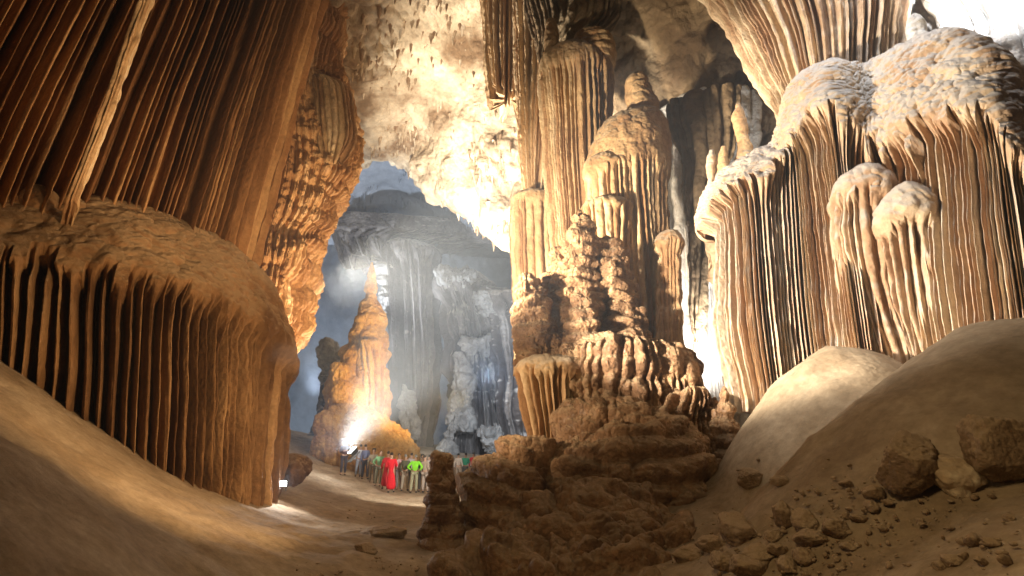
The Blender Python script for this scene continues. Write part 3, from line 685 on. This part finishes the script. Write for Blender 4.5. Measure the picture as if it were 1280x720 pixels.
for (px, ybase, ytop, wd, D, lab, mt) in ((930, 205, 131, 20, 14.6, 'slender leaning stalagmite, tallest on the low shoulder right of the dark gap', 'column'),
                                         (904, 226, 184, 12, 14.2, 'small pointed stalagmite next to the tallest one on the low shoulder', 'column'),
                                         (889, 262, 188, 12, 14.2, 'thin pale stalagmite at the extreme left edge of the low shoulder', 'drape'),
                                         (1152, 74, 18, 34, 14.1, 'white cone stalagmite on the top of the scaly dome', 'white'),
                                         (1137, 84, 62, 10, 13.9, 'tiny stalagmite stub at the left foot of the white cone', 'drape')):
    b = P(px, ybase + 8, D)
    h = ybase - ytop; ln = -8 if px == 930 else (-10 if px == 1152 else 0)
    o = loft('stalagmite', [(ytop, px - 1 + ln, px + 2 + ln), (ytop + h * .15, px - wd * .2 + ln * .9, px + wd * .22 + ln * .9), (ytop + h * .35, px - wd * .3 + ln * .6, px + wd * .3 + ln * .6), (ytop + h * .5, px - wd * .27 + ln * .4, px + wd * .3 + ln * .4), (ytop + h * .75, px - wd * .4, px + wd * .42), (ybase + 10, px - wd * .6, px + wd * .6)],
             D, M[mt], None, nu=70, nv=90, depth=1, rough=(.08, 2), pop=(.06, 5, 1.1, 2), origin=b)
    tag(o, lab, 'stalagmite', SG)

b = P(1240, 60, 17)
t = thing('white_flowstone_wall', b, 'glaring white flowstone wall in the top right corner', 'flowstone')
loft('face', [(-160, 1060, 1500), (-60, 1110, 1480), (0, 1140, 1480), (60, 1165, 1500), (140, 1220, 1540), (300, 1250, 1600)], 17.0, M['white'], t, nu=320, nv=200, depth=.6, rib=dict(w=.6, amp=.35, duty=.95, start=-.1), rough=(.6, .4), pop=(.2, 1.5, 1.2, 2), seed=131)

# ================================================================== CENTRE FORMATION
b = P(740, 700, 12.5)
t = thing('terraced_stalagmite', b, 'huge dark brown terraced stalagmite crowned with knobbly towers in the centre', 'stalagmite formation')
cm = M['centre']


def tower(nm, rows, D, amp=1.0, sc=1.0, led=(.12, .38), nu=200, nv=220, dp=.9, rg=.22, sd=None):
    return loft(nm, rows, D, cm, t, nu=nu, nv=nv, depth=dp, rough=(rg, 1.0), pop=[(.1 * amp, 3.0 * sc, 1.2, 12), (.06 * amp, 7 * sc, 1.2, 12)], crag=(.34 * amp, 1.5 * sc, .75), ledge=led, seed=sd, grit=.07)


tower('tower', [(262, 722, 727), (268, 716, 733), (282, 712, 742), (296, 710, 745), (304, 704, 746), (340, 702, 746), (380, 700, 748), (420, 698, 750), (460, 690, 760)], 14.6, 1, 1, sd=201)
tower('tower', [(296, 735, 745), (302, 732, 770), (330, 735, 784), (360, 738, 790), (400, 740, 792), (450, 740, 800)], 15.2, .9, 1, sd=202)
tower('tower', [(312, 700, 708), (320, 688, 714), (345, 686, 722), (352, 676, 724), (400, 676, 724), (450, 674, 724)], 14.9, 1, 1, sd=203)
tower('tower', [(345, 652, 662), (352, 646, 672), (380, 646, 682), (410, 650, 690), (440, 652, 696), (480, 655, 705)], 14.2, 1, 1, sd=204)
tower('tower', [(330, 757, 770), (345, 754, 780), (380, 756, 790), (430, 758, 800)], 14.6, .8, 1, sd=205, nu=140, nv=130)
tower('tower', [(388, 792, 798), (396, 785, 806), (415, 782, 812), (450, 780, 816)], 14.8, .9, 1, sd=206, nu=120, nv=100)
tower('tower', [(360, 722, 732), (370, 716, 738), (410, 712, 742), (440, 708, 746)], 13.6, .9, 1.3, sd=207, nu=120, nv=120)
loft('upper_terrace', [(430, 740, 800), (436, 700, 840), (448, 680, 862), (470, 672, 874), (500, 668, 880), (540, 665, 884)], 13.8, cm, t, nu=420, nv=180, depth=.8, rough=(.35, .7), pop=[(.1, 3, 1.2, 12), (.05, 8, 1.2, 12)], crag=(.4, 1.0), ledge=(.1, .5), rib=dict(w=.22, amp=.16, duty=.8, start=.3, wob=1.2), grit=.08, seed=211)
loft('fluted_lobe', [(452, 675, 700), (458, 655, 722), (470, 648, 728), (490, 646, 730), (520, 652, 728), (550, 660, 722), (580, 668, 716)], 12.8, M['column'], t, nu=280, nv=180, depth=.8,
     rib=dict(w=.17, amp=.26, duty=.68, start=.24, fade=.06, hmin=.4, wob=.4), rough=(.1, 1), pop=[(.12, 2.5, .24, .36), (.05, 7, .24, .36)], seed=213)
loft('lobe', [(508, 705, 740), (513, 692, 758), (526, 686, 768), (545, 686, 772), (570, 694, 768), (585, 700, 764)], 12.3, cm, t, nu=220, nv=120, depth=.8, rib=dict(w=.17, amp=.2, duty=.75, start=.35, fade=.1, wob=.6), rough=(.12, 1), pop=(.06, 3, .4, .6), seed=217)
loft('lobe', [(468, 730, 780), (474, 722, 800), (490, 718, 812), (520, 720, 820), (548, 724, 822), (580, 725, 820)], 12.9, cm, t, nu=260, nv=140, depth=.8, rib=dict(w=.17, amp=.18, duty=.75, start=.32, wob=.7), rough=(.2, 1), crag=(.2, 1.6), pop=(.06, 6, 1.2, 12), grit=.06, seed=219)
loft('lobe', [(440, 800, 830), (446, 785, 862), (460, 782, 872), (485, 785, 878), (520, 790, 880), (560, 790, 880)], 13.2, cm, t, nu=260, nv=140, depth=.8, rib=dict(w=.17, amp=.18, duty=.75, start=.4, wob=.7), rough=(.2, 1), crag=(.2, 1.6), pop=(.06, 6, 1.2, 12), grit=.06, seed=221)
loft('side_mass', [(486, 850, 870), (494, 830, 896), (510, 815, 908), (540, 808, 914), (570, 806, 918), (600, 806, 920), (650, 800, 930)], 12.8, cm, t, nu=320, nv=170, depth=.8, rib=dict(w=.22, amp=.26, duty=.75, start=.15, wob=1.2), rough=(.3, .9), crag=(.45, 1.2), grit=.07, seed=223)
tower('knob', [(482, 902, 908), (492, 898, 914), (515, 896, 918), (545, 892, 922), (580, 888, 926)], 12.4, .6, 1.3, sd=224, nu=90, nv=90)
loft('lower_terrace', [(500, 740, 800), (525, 712, 835), (552, 688, 868), (580, 668, 892), (610, 652, 908), (645, 636, 925), (690, 620, 945), (740, 600, 960)], 12.2, cm, t, nu=520, nv=200, depth=.75, rough=(.5, .6), crag=(.9, .7), pop=(.07, 4, 1.2, 2), ledge=(.2, .42), grit=.07, seed=227)
loft('rock_shoulder', [(548, 660, 680), (562, 645, 694), (580, 628, 708), (605, 606, 722), (640, 578, 735), (690, 555, 745), (750, 540, 750)], 11.6, cm, t, nu=360, nv=180, depth=.9, rough=(.5, .8), crag=(.75, .8), pop=(.07, 4, 1.2, 2), ledge=(.18, .4), grit=.07, seed=229)
loft('rock_skirt', [(606, 740, 800), (622, 700, 840), (640, 665, 872), (660, 630, 900), (684, 595, 920), (712, 560, 932), (760, 540, 940)], 10.6, cm, t, nu=460, nv=150, depth=.7, rough=(.45, .9), crag=(.75, .8), pop=(.07, 4, 1.2, 2), ledge=(.18, .35), grit=.07, seed=231)

loft('low_ledge', [(652, 730, 790, 9.6), (668, 690, 840, 9.5), (684, 640, 868, 9.4), (702, 596, 890, 9.2), (728, 560, 905, 9.0), (780, 540, 925, 8.8)], 9.2, cm, t, nu=460, nv=150, depth=.55, rough=(.4, 1.0), crag=(.85, 1.1, .8), pop=(.07, 4, 1.2, 2), ledge=(.2, .3), grit=.08, seed=233)

b = P(550, 690, 10.8)
t = thing('stalagmite_stump', b, 'rough brown stump stalagmite standing at the path edge before the tourists', 'stalagmite')
loft('stump', [(566, 552, 560), (570, 541, 564), (590, 538, 566), (615, 537, 570), (640, 533, 575), (670, 528, 582), (710, 520, 592)], 10.8, cm, t, nu=180, nv=180, depth=.9, rough=(.14, 1.6), crag=(.2, 2), pop=(.05, 5, 1.2, 2), ledge=(.04, .3), seed=241)


# ================================================================== ROCKS
def rock_mesh(seed, n=60, flat=.75, rg=.3, crag=.22):
    rng = np.random.RandomState(seed); u = np.linspace(0, PI, n); v = np.linspace(-PI, PI, n * 2, endpoint=False)
    U, Vv = np.meshgrid(u, v, indexing='ij'); X = np.stack([np.sin(U) * np.cos(Vv), np.sin(U) * np.sin(Vv), np.cos(U)], -1)
    r = 1 + rg * fbm(X + seed, 1.3, 4, seed) + crag * (worley(X * 1.5 + seed, seed) - .6)
    # broken facets
    for k in range(7):
        d = rng.normal(size=3); d /= np.linalg.norm(d); c = rng.uniform(.62, .9); dd = (X * r[..., None]) @ d
        r = np.where(dd > c, r * (c + (dd - c) * .2) / np.maximum(dd, 1e-3), r)
    r = r + .16 * (billow(X + seed, 2.2, 4, seed + 5) - .5) + .05 * fbm(X + seed, 9, 3, seed)
    X = X * r[..., None] * np.array([1, rng.uniform(.7, 1), flat])
    return X, n


def rock(px, py, wpx, D=None, flat=.75, seed=1, label=None, group=None, mat='stone', name='rock', n=26, sink=.5, rot=0, cat='rock'):
    g = gp(px, py) if D is None else P(px, py, D)
    d = math.hypot(g[0], g[1]); dist = np.linalg.norm(g - CAM); r = wpx / 2 / F * dist * .80
    X, n = rock_mesh(seed, n, flat); me_v = X.reshape(-1, 3) * r
    cr, sr = math.cos(rot), math.sin(rot); me_v = me_v @ np.array([[cr, sr, 0], [-sr, cr, 0], [0, 0, 1]])
    org = g.copy(); org[2] = g[2]
    me_v = me_v + org + np.array([0, 0, r * flat * (1 - sink)])
    o = mesh_from(name, me_v, grid_faces(n, n * 2, True), M[mat], None, np.full(len(me_v), (seed * 37 % 10) / 10 - .5), org)
    return tag(o, label, cat, group)


rock(1146, 612, 78, seed=3, flat=.85, label='big dark undercut boulder on the sand at right with a sandy top', name='boulder', n=70, cat='boulder', sink=.1)
rock(1196, 606, 56, seed=4, flat=.8, label='pale crusted boulder tucked behind the dark undercut one at right', name='boulder', n=50, mat='ceilpale', cat='boulder')
rock(1272, 606, 76, seed=5, flat=1.0, label='large crusted boulder cut off by the right frame edge', name='boulder', n=70, cat='boulder', sink=.1)
rock(940, 606, 34, seed=6, flat=.8, label='pale slab leaning at the right foot of the terraced stalagmite', cat='rock', mat='stone', n=40)
# pile of stones
RG = 'broken stones piled at the foot of the terraced stalagmite'
pile_stones = [(982, 655, 30, 1.1, 'upright egg-shaped pale stone standing highest in the stone pile'), (968, 676, 22, .8, 'small round pale stone just below the upright egg-shaped stone'),
               (925, 672, 62, .7, 'large dark blocky stone behind the left part of the stone pile'), (890, 688, 36, .6, 'wide flat stone between the stalagmite foot and the dark blocky stone'),
               (1008, 662, 34, .8, 'dark rounded stone right of the upright egg-shaped stone'), (1014, 682, 42, .45, 'long flat pale slab lying across the right part of the pile'),
               (1046, 668, 34, .7, 'knobbly grey stone at the right end of the pile'), (950, 700, 44, .5, 'flat stone with a broken face in front of the dark blocky stone'),
               (1005, 704, 28, .7, 'small angular stone at the front right of the pile'), (940, 716, 54, .5, 'broad slab cut by the lower frame edge under the pile'),
               (905, 712, 40, .6, 'rounded block at the lower left of the pile'), (985, 716, 34, .6, 'pale stone at the frame bottom right of the broad slab'),
               (862, 700, 50, .5, 'brown block wedged against the foot of the terraced stalagmite'), (975, 694, 24, .7, 'small stone squeezed in the middle of the pile'),
               (1062, 690, 20, .6, 'little stone off the right tip of the pile')]
for k, (px, py, wp, fl, lab) in enumerate(pile_stones):
    rock(px, py, wp, seed=20 + k, flat=fl, label=lab, group=RG, rot=k * .7, n=34, sink=.5)
SGp = 'small stones scattered over the sand at right'
rng = random.Random(4)
sc = [(1058, 608, 16, 'lone pale stone at the foot of the right mound'), (1022, 616, 12, 'small stone left of the lone pale stone'), (975, 606, 26, 'low flat stone by the sand tongue'), (1095, 622, 28, 'cluster-top stone right of centre on the sand'),
      (1090, 640, 22, 'crumbly stone in front of the cluster-top stone'), (1110, 632, 14, 'chip right of the crumbly stone'), (1075, 655, 18, 'dark stone between the pile and the crumbly stone'), (1104, 664, 12, 'tiny dark stone below the crumbly stone'),
      (1150, 655, 10, 'tiny stone alone below the dark boulder'), (1158, 645, 8, 'smallest chip below the dark boulder'), (1218, 682, 26, 'palest stone of the lower right scatter'), (1190, 704, 24, 'crumbled stone at the left of the lower right scatter'),
      (1240, 684, 18, 'brown stone right of the palest stone'), (1205, 700, 14, 'little stone in the middle of the lower right scatter'), (1262, 650, 14, 'small white stone near the right frame edge'), (1176, 712, 16, 'chip at the bottom left of the lower right scatter'), (1228, 706, 14, 'flat chip at the bottom of the lower right scatter')]
for k, (px, py, wp, lab) in enumerate(sc):
    rock(px, py, wp, seed=60 + k, flat=.6, label=lab, group=SGp, rot=k, n=22)
# dark ledge stones on the path, mounds beside it
rock(478, 676, 64, seed=81, flat=.35, label='low dark slab lying on the path', name='rock', n=44, sink=.2, cat='rock')
rock(455, 692, 30, seed=82, flat=.6, label='dark stone in front of the low slab on the path', n=30)
rock(368, 596, 40, D=16, seed=83, flat=1.2, label='brown boulder tucked behind the right foot of the flowstone dome', name='boulder', n=50, sink=.5, cat='boulder', mat='leftdome')

# gravel and grit spread on the floor
def gravel(n, sd):
    rng = np.random.RandomState(sd); V = []; Fs = []; T = []
    base = rock_mesh(3, 7, .7, .3, .2)[0].reshape(-1, 3); bf = grid_faces(7, 14, True); k = 0
    while k < n:
        zone = rng.randint(3)
        px, py = ((rng.uniform(830, 1280), rng.uniform(590, 740)), (rng.uniform(380, 560), rng.uniform(625, 730)), (rng.uniform(820, 1080), rng.uniform(640, 730)))[zone]
        x, y, z = ray(px, py); d = np.linspace(4.5, 16, 120); t_ = d / math.hypot(x, y); g = ground_z(x * t_, y * t_) - (CAM[2] + z * t_); q = int(np.argmax(g > 0))
        if not g[q] > 0: continue
        c = np.array([x * t_[q], y * t_[q], 0]); c[:2] += rng.normal(size=2) * .15
        if fbm(c * 1.0, .7, 2, 77) + .35 * rng.uniform(-1, 1) < .05: continue
        c[2] = float(ground_z(c[0], c[1])) + .02
        r = .007 + .032 * rng.uniform(0, 1) ** 4; a = rng.uniform(0, 6.3); ca, sa = math.cos(a), math.sin(a)
        V.append(base @ np.array([[ca, sa, 0], [-sa, ca, 0], [0, 0, 1]]) * r * rng.uniform(.6, 1.4, 3) + c); Fs.append(bf + k * len(base)); T.append(np.full(len(base), rng.uniform(-.6, .6))); k += 1
    tag(mesh_from('gravel', np.concatenate(V), np.concatenate(Fs), M['stone'], None, np.concatenate(T)), 'fine gravel and grit strewn over the cave floor', None, kind='stuff')


gravel(900, 8)

# ================================================================== LAMPS
def floodlamp(loc, aim, label, power, col, size=.3, emit=60, spotsize=120):
    t = thing('floodlight', loc, label, 'floodlight', 'floodlights set on the cave floor')
    dark = plain_mat('lamp_housing', (.05, .05, .05), .4); glow = plain_mat('lamp_glass', (1, 1, 1), .3, emit, col)
    loc = np.array(loc, float); d = np.array(aim, float) - loc; d /= np.linalg.norm(d); rt = np.cross(d, (0, 0, 1)); rt /= np.linalg.norm(rt); up = np.cross(rt, d)
    c = loc + np.array([0, 0, size * 1.2])
    def boxm(nm, cen, hx, hy, hz, m, taper=1.0):
        V = []
        for sy in (-1, 1):
            f = taper if sy < 0 else 1
            for a, b2 in ((-1, -1), (1, -1), (1, 1), (-1, 1)): V.append(cen + rt * a * hx * f + d * sy * hy + up * b2 * hz * f)
        V = np.array(V); Fq = np.array([[0, 1, 2, 3], [7, 6, 5, 4], [0, 4, 5, 1], [1, 5, 6, 2], [2, 6, 7, 3], [3, 7, 4, 0]])
        o = mesh_from(nm, V, Fq, m, t)
        o.data.polygons.foreach_set('use_smooth', np.zeros(6, bool)); return o
    boxm('housing', c, size * .6, size * .25, size * .45, dark, .6)
    boxm('lens', c + d * (size * .25 + .012), size * .54, .008, size * .39, glow)
    for s in (-1, 1): boxm('bracket', c + rt * s * size * .66 - np.array([0, 0, size * .5]), size * .04, size * .08, size * .7, dark)
    p = c + d * (size * .25 + .06)
    spot('floodlight_beam', tuple(p), tuple(p + d * 5), power, col, spotsize, size * .3, .6)


g1 = gp(446, 600, 10, 40); g1 = np.array([g1[0], g1[1], g1[2]])
floodlamp(P(441, 580, 24.5), P(330, 470, 24), 'bright white floodlight glaring behind the leftmost tourists', 1900, (.85, .93, 1.0), .42, 60, 150)
point('floodlight_spill', tuple(P(441, 562, 24.4)), 160, (.85, .93, 1.0), .2)
floodlamp(P(352, 614, 14.2), P(420, 560, 11), 'small white floodlight peeping out at the foot of the flowstone dome', 160, (1, .95, .9), .13, 90, 140)

# ================================================================== PEOPLE
def skin_obj(name, verts, edges, radii, mat, parent, sub=1):
    me = bpy.data.meshes.new(name); me.from_pydata(verts, edges, []); me.materials.append(mat)
    o = bpy.data.objects.new(name, me); C.objects.link(o)
    if parent: o.parent = parent
    md = o.modifiers.new('skin', 'SKIN'); md.use_smooth_shade = True
    for i, r in enumerate(radii):
        sv = me.skin_vertices[0].data[i]; sv.radius = r if isinstance(r, tuple) else (r, r)
    me.skin_vertices[0].data[0].use_root = True
    if sub: s = o.modifiers.new('sub', 'SUBSURF'); s.levels = sub; s.render_levels = sub
    return o


SK = [plain_mat('skin_light', (.55, .34, .24)), plain_mat('skin_tan', (.38, .22, .14))]
_cm = {}


def cmat(c):
    if c not in _cm: _cm[c] = plain_mat('cloth', c, .85)
    return _cm[c]


def baked(build):
    """evaluate skin objects once so copies share plain meshes"""
    return build


def person_parts(arm, stride, top, bottom, hair, skin, gown=False, cap=False, parent=None, sleeve=True):
    # arm: 'down', 'akimbo', 'front', 'up'
    V = [(0, 0, .95)]; E = []; R = [(.135, .10)]
    def add(p, r, frm): V.append(p); R.append(r); E.append((frm, len(V) - 1)); return len(V) - 1
    w1 = add((0, 0, 1.12), (.12, .085), 0); ch = add((0, .0, 1.32), (.15, .10), w1); nk0 = add((0, 0, 1.43), (.085, .07), ch)
    nk = add((0, .01, 1.50), .05, nk0); hd = add((0, .01, 1.57), (.068, .078), nk); hd2 = add((0, .0, 1.66), (.075, .09), hd); tp = add((0, 0, 1.72), (.05, .06), hd2)
    ns = add((0, -.085, 1.60), .014, hd)
    arms = []
    for s in (-1, 1):
        sh = add((s * .175, 0, 1.39), .055, ch)
        if arm == 'akimbo': el, wr = (s * .36, .05, 1.17), (s * .20, -.05, 1.02)
        elif arm == 'front': el, wr = (s * .24, -.04, 1.13), (s * .10, -.26, 1.18)
        elif arm == 'up' and s > 0: el, wr = (s * .27, -.12, 1.28), (s * .14, -.22, 1.52)
        else: el, wr = (s * .245, .02, 1.12), (s * .27, -.05, .88)
        e = add(el, .042, sh); wv = add(wr, .028, e)
        dv = Vector(wr) - Vector(el); dv.normalize(); side = Vector((0, -1, 0)) if abs(dv.y) < .7 else Vector((0, 0, 1))
        pm = Vector(wr) + dv * .055; pi = add(tuple(pm), (.034, .02), wv)
        for k, ln in enumerate((.062, .075, .072, .055)):
            o = side * ((k - 1.5) * .019); a = add(tuple(pm + dv * .05 + o), .009, pi); add(tuple(pm + dv * (.05 + ln) + o + Vector((-s * .012, 0, 0))), .007, a)
        th = add(tuple(Vector(wr) + dv * .03 - side * .042), .010, pi); add(tuple(Vector(wr) + dv * .075 - side * .06), .008, th)
        arms.append(((s * .175, 0, 1.39), el, wr))
    legs = []
    for s in (-1, 1):
        f = stride * s
        hp = add((s * .095, 0, .88), .088, 0); kn = add((s * .105, -.03 + f * .12, .5), .058, hp); an = add((s * .11, f * .22, .09), .038, kn); add((s * .125, f * .22 - .13, .035), .036, an)
        legs.append([(s * .095, 0, .88), (s * .105, -.03 + f * .12, .5), (s * .11, f * .22, .09), (s * .125, f * .22 - .13, .035)])
    skin_obj('body', V, E, R, skin, parent, 1)
    # shirt or jacket
    V = [(0, 0, .93), (0, 0, 1.12), (0, 0, 1.32), (0, 0, 1.43)]; E = [(0, 1), (1, 2), (2, 3)]; R = [(.155, .12), (.145, .11), (.175, .125), (.10, .09)]
    for sh, el, wr in arms:
        k = len(V); m = tuple(Vector(el).lerp(Vector(wr), .92 if sleeve else .1)); V += [sh, el, m]; R += [.075, .06, .045]; E += [(2, k), (k, k + 1), (k + 1, k + 2)]
    skin_obj('robe' if gown else 'jacket', V, E, R, cmat(top), parent, 1) if not gown else None
    if gown:
        V.insert(0, (0, 0, .55)); V.insert(0, (0, 0, .10)); E = [(0, 1), (1, 2)] + [(a + 2, c + 2) for a, c in E]; R = [(.25, .2), (.20, .17)] + R
        skin_obj('robe', V, E, R, cmat(top), parent, 1)
    else:
        V = [(0, 0, .96)]; E = []; R = [(.145, .115)]
        for L_ in legs:
            k = len(V); V += [L_[0], L_[1], L_[2]]; R += [.105, .078, .062]; E += [(0, k), (k, k + 1), (k + 1, k + 2)]
        skin_obj('trousers', V, E, R, cmat(bottom), parent, 1)
    for L_ in legs:
        skin_obj('shoe', [(L_[2][0], L_[2][1] + .04, .05), (L_[3][0], L_[3][1], .04)], [(0, 1)], [.05, .046], cmat((.04, .035, .03)), parent, 1)
    if cap:
        skin_obj('cap', [(0, .01, 1.68), (0, 0, 1.745), (0, -.13, 1.69)], [(0, 1), (0, 2)], [(.09, .10), (.06, .07), (.05, .02)], cmat(hair), parent, 1)
    else:
        skin_obj('hair', [(0, .03, 1.60), (0, .025, 1.69), (0, .0, 1.755)], [(0, 1), (1, 2)], [(.078, .07), (.09, .092), (.045, .05)], cmat(hair), parent, 1)


DK = (.03, .022, .018)
people = [  # px of feet, py of feet, height px, facing deg (0 = towards the viewer), arms, stride, top, bottom, hair, gown, cap, label
    (427, 606, 42, 30, 'front', .3, (.10, .06, .06), (.05, .04, .05), DK, 0, 0, 'person in a dark plum jacket, leftmost of the tourists, against the floodlight glare'),
    (446, 604, 44, 200, 'down', .2, (.62, .66, .75), (.35, .38, .46), DK, 0, 0, 'person in a pale grey blue shirt standing right in the white glare'),
    (455, 606, 40, 160, 'down', .4, (.16, .19, .32), (.07, .08, .12), DK, 0, 0, 'person in a navy shirt just right of the pale blue shirt'),
    (464, 610, 40, 190, 'down', .1, (.34, .30, .22), (.20, .17, .12), DK, 0, 1, 'person in a khaki shirt and trousers left of the green patterned shirt'),
    (471, 614, 44, 10, 'akimbo', .1, (.22, .45, .22), (.30, .33, .24), DK, 0, 0, 'person in a soft green shirt left of the red robes'),
    (480, 618, 46, 175, 'down', .1, (.55, .02, .03), (.4, .02, .02), DK, 1, 0, 'person in a dark red robe at the left shoulder of the bright red robe'),
    (488, 623, 52, 185, 'front', .1, (.80, .015, .03), (.5, .02, .02), DK, 1, 0, 'person in a bright scarlet floor length robe, nearest in the group'),
    (498, 616, 44, 20, 'down', .2, (.66, .42, .44), (.25, .2, .2), DK, 0, 0, 'person in a pale pink top right of the scarlet robe'),
    (505, 618, 44, 170, 'down', .5, (.12, .13, .08), (.42, .36, .28), (.3, .3, .28), 0, 0, 'person in a dark olive jacket and light trousers between pink top and lime shirt'),
    (516, 621, 50, 180, 'akimbo', .5, (.28, .85, .04), (.40, .40, .26), (.25, .25, .22), 0, 0, 'person in a bright lime green shirt with hands on hips'),
    (512, 612, 46, 170, 'up', .1, (.5, .5, .52), (.1, .1, .1), DK, 0, 0, 'person in a light grey shirt peeping from behind the lime shirt'),
    (526, 618, 50, 200, 'front', .3, (.03, .035, .04), (.05, .045, .04), (.02, .02, .02), 0, 1, 'person in black clothes and cap at the right shoulder of the lime shirt'),
    (531, 619, 42, 150, 'down', .2, (.45, .36, .28), (.5, .42, .36), DK, 0, 0, 'person in a beige top and trousers right of the black clothes'),
    (537, 617, 44, 180, 'down', .4, (.12, .06, .08), (.04, .035, .05), DK, 0, 0, 'person in a maroon jacket and black trousers beside the stump stalagmite'),
    (535, 608, 46, 180, 'front', .1, (.42, .44, .5), (.1, .1, .12), DK, 0, 0, 'person in a blue grey shirt behind the maroon jacket'),
    (591, 598, 27, 170, 'down', .2, (.55, .03, .04), (.06, .05, .05), DK, 0, 0, 'person in a red jacket walking beyond the stump stalagmite on the right'),
    (599, 598, 40, 180, 'down', .3, (.10, .10, .11), (.55, .55, .55), DK, 0, 0, 'person in a dark jacket and light trousers right of the red jacket'),
    (580, 603, 25, 190, 'front', .2, (.04, .35, .22), (.1, .1, .1), DK, 0, 0, 'person in a teal green top beyond the stump stalagmite'),
    (573, 604, 26, 170, 'down', .2, (.75, .70, .66), (.5, .42, .36), DK, 0, 0, 'person in a white top closest behind the stump stalagmite'),
]
for k, (px, py, hp, ang, arm, stv, top, bot, hair, gown, cap, lab) in enumerate(people):
    far = px > 560
    D = 30.0 - (.6 if hp > 35 else 0) if far else 23.4 + (622 - py) * .22
    g = P(px, py, D); g[2] = float(ground_z(g[0], g[1]))
    dist = np.linalg.norm(g - CAM)
    hgt = 1.75 * random.Random(k).uniform(.96, 1.04)
    t = thing('person', g, lab, 'person', 'tourists gathered on the cave path')
    t.rotation_euler = (0, 0, math.radians(ang) + 0.0)
    t.scale = (hgt / 1.78 * .90,) * 3; t.rotation_euler[1] = random.Random(k + 50).uniform(-.05, .05); t.rotation_euler[0] = random.Random(k + 90).uniform(-.04, .04)
    person_parts(arm, stv, top, bot, hair, SK[k % 2], gown, cap, t)
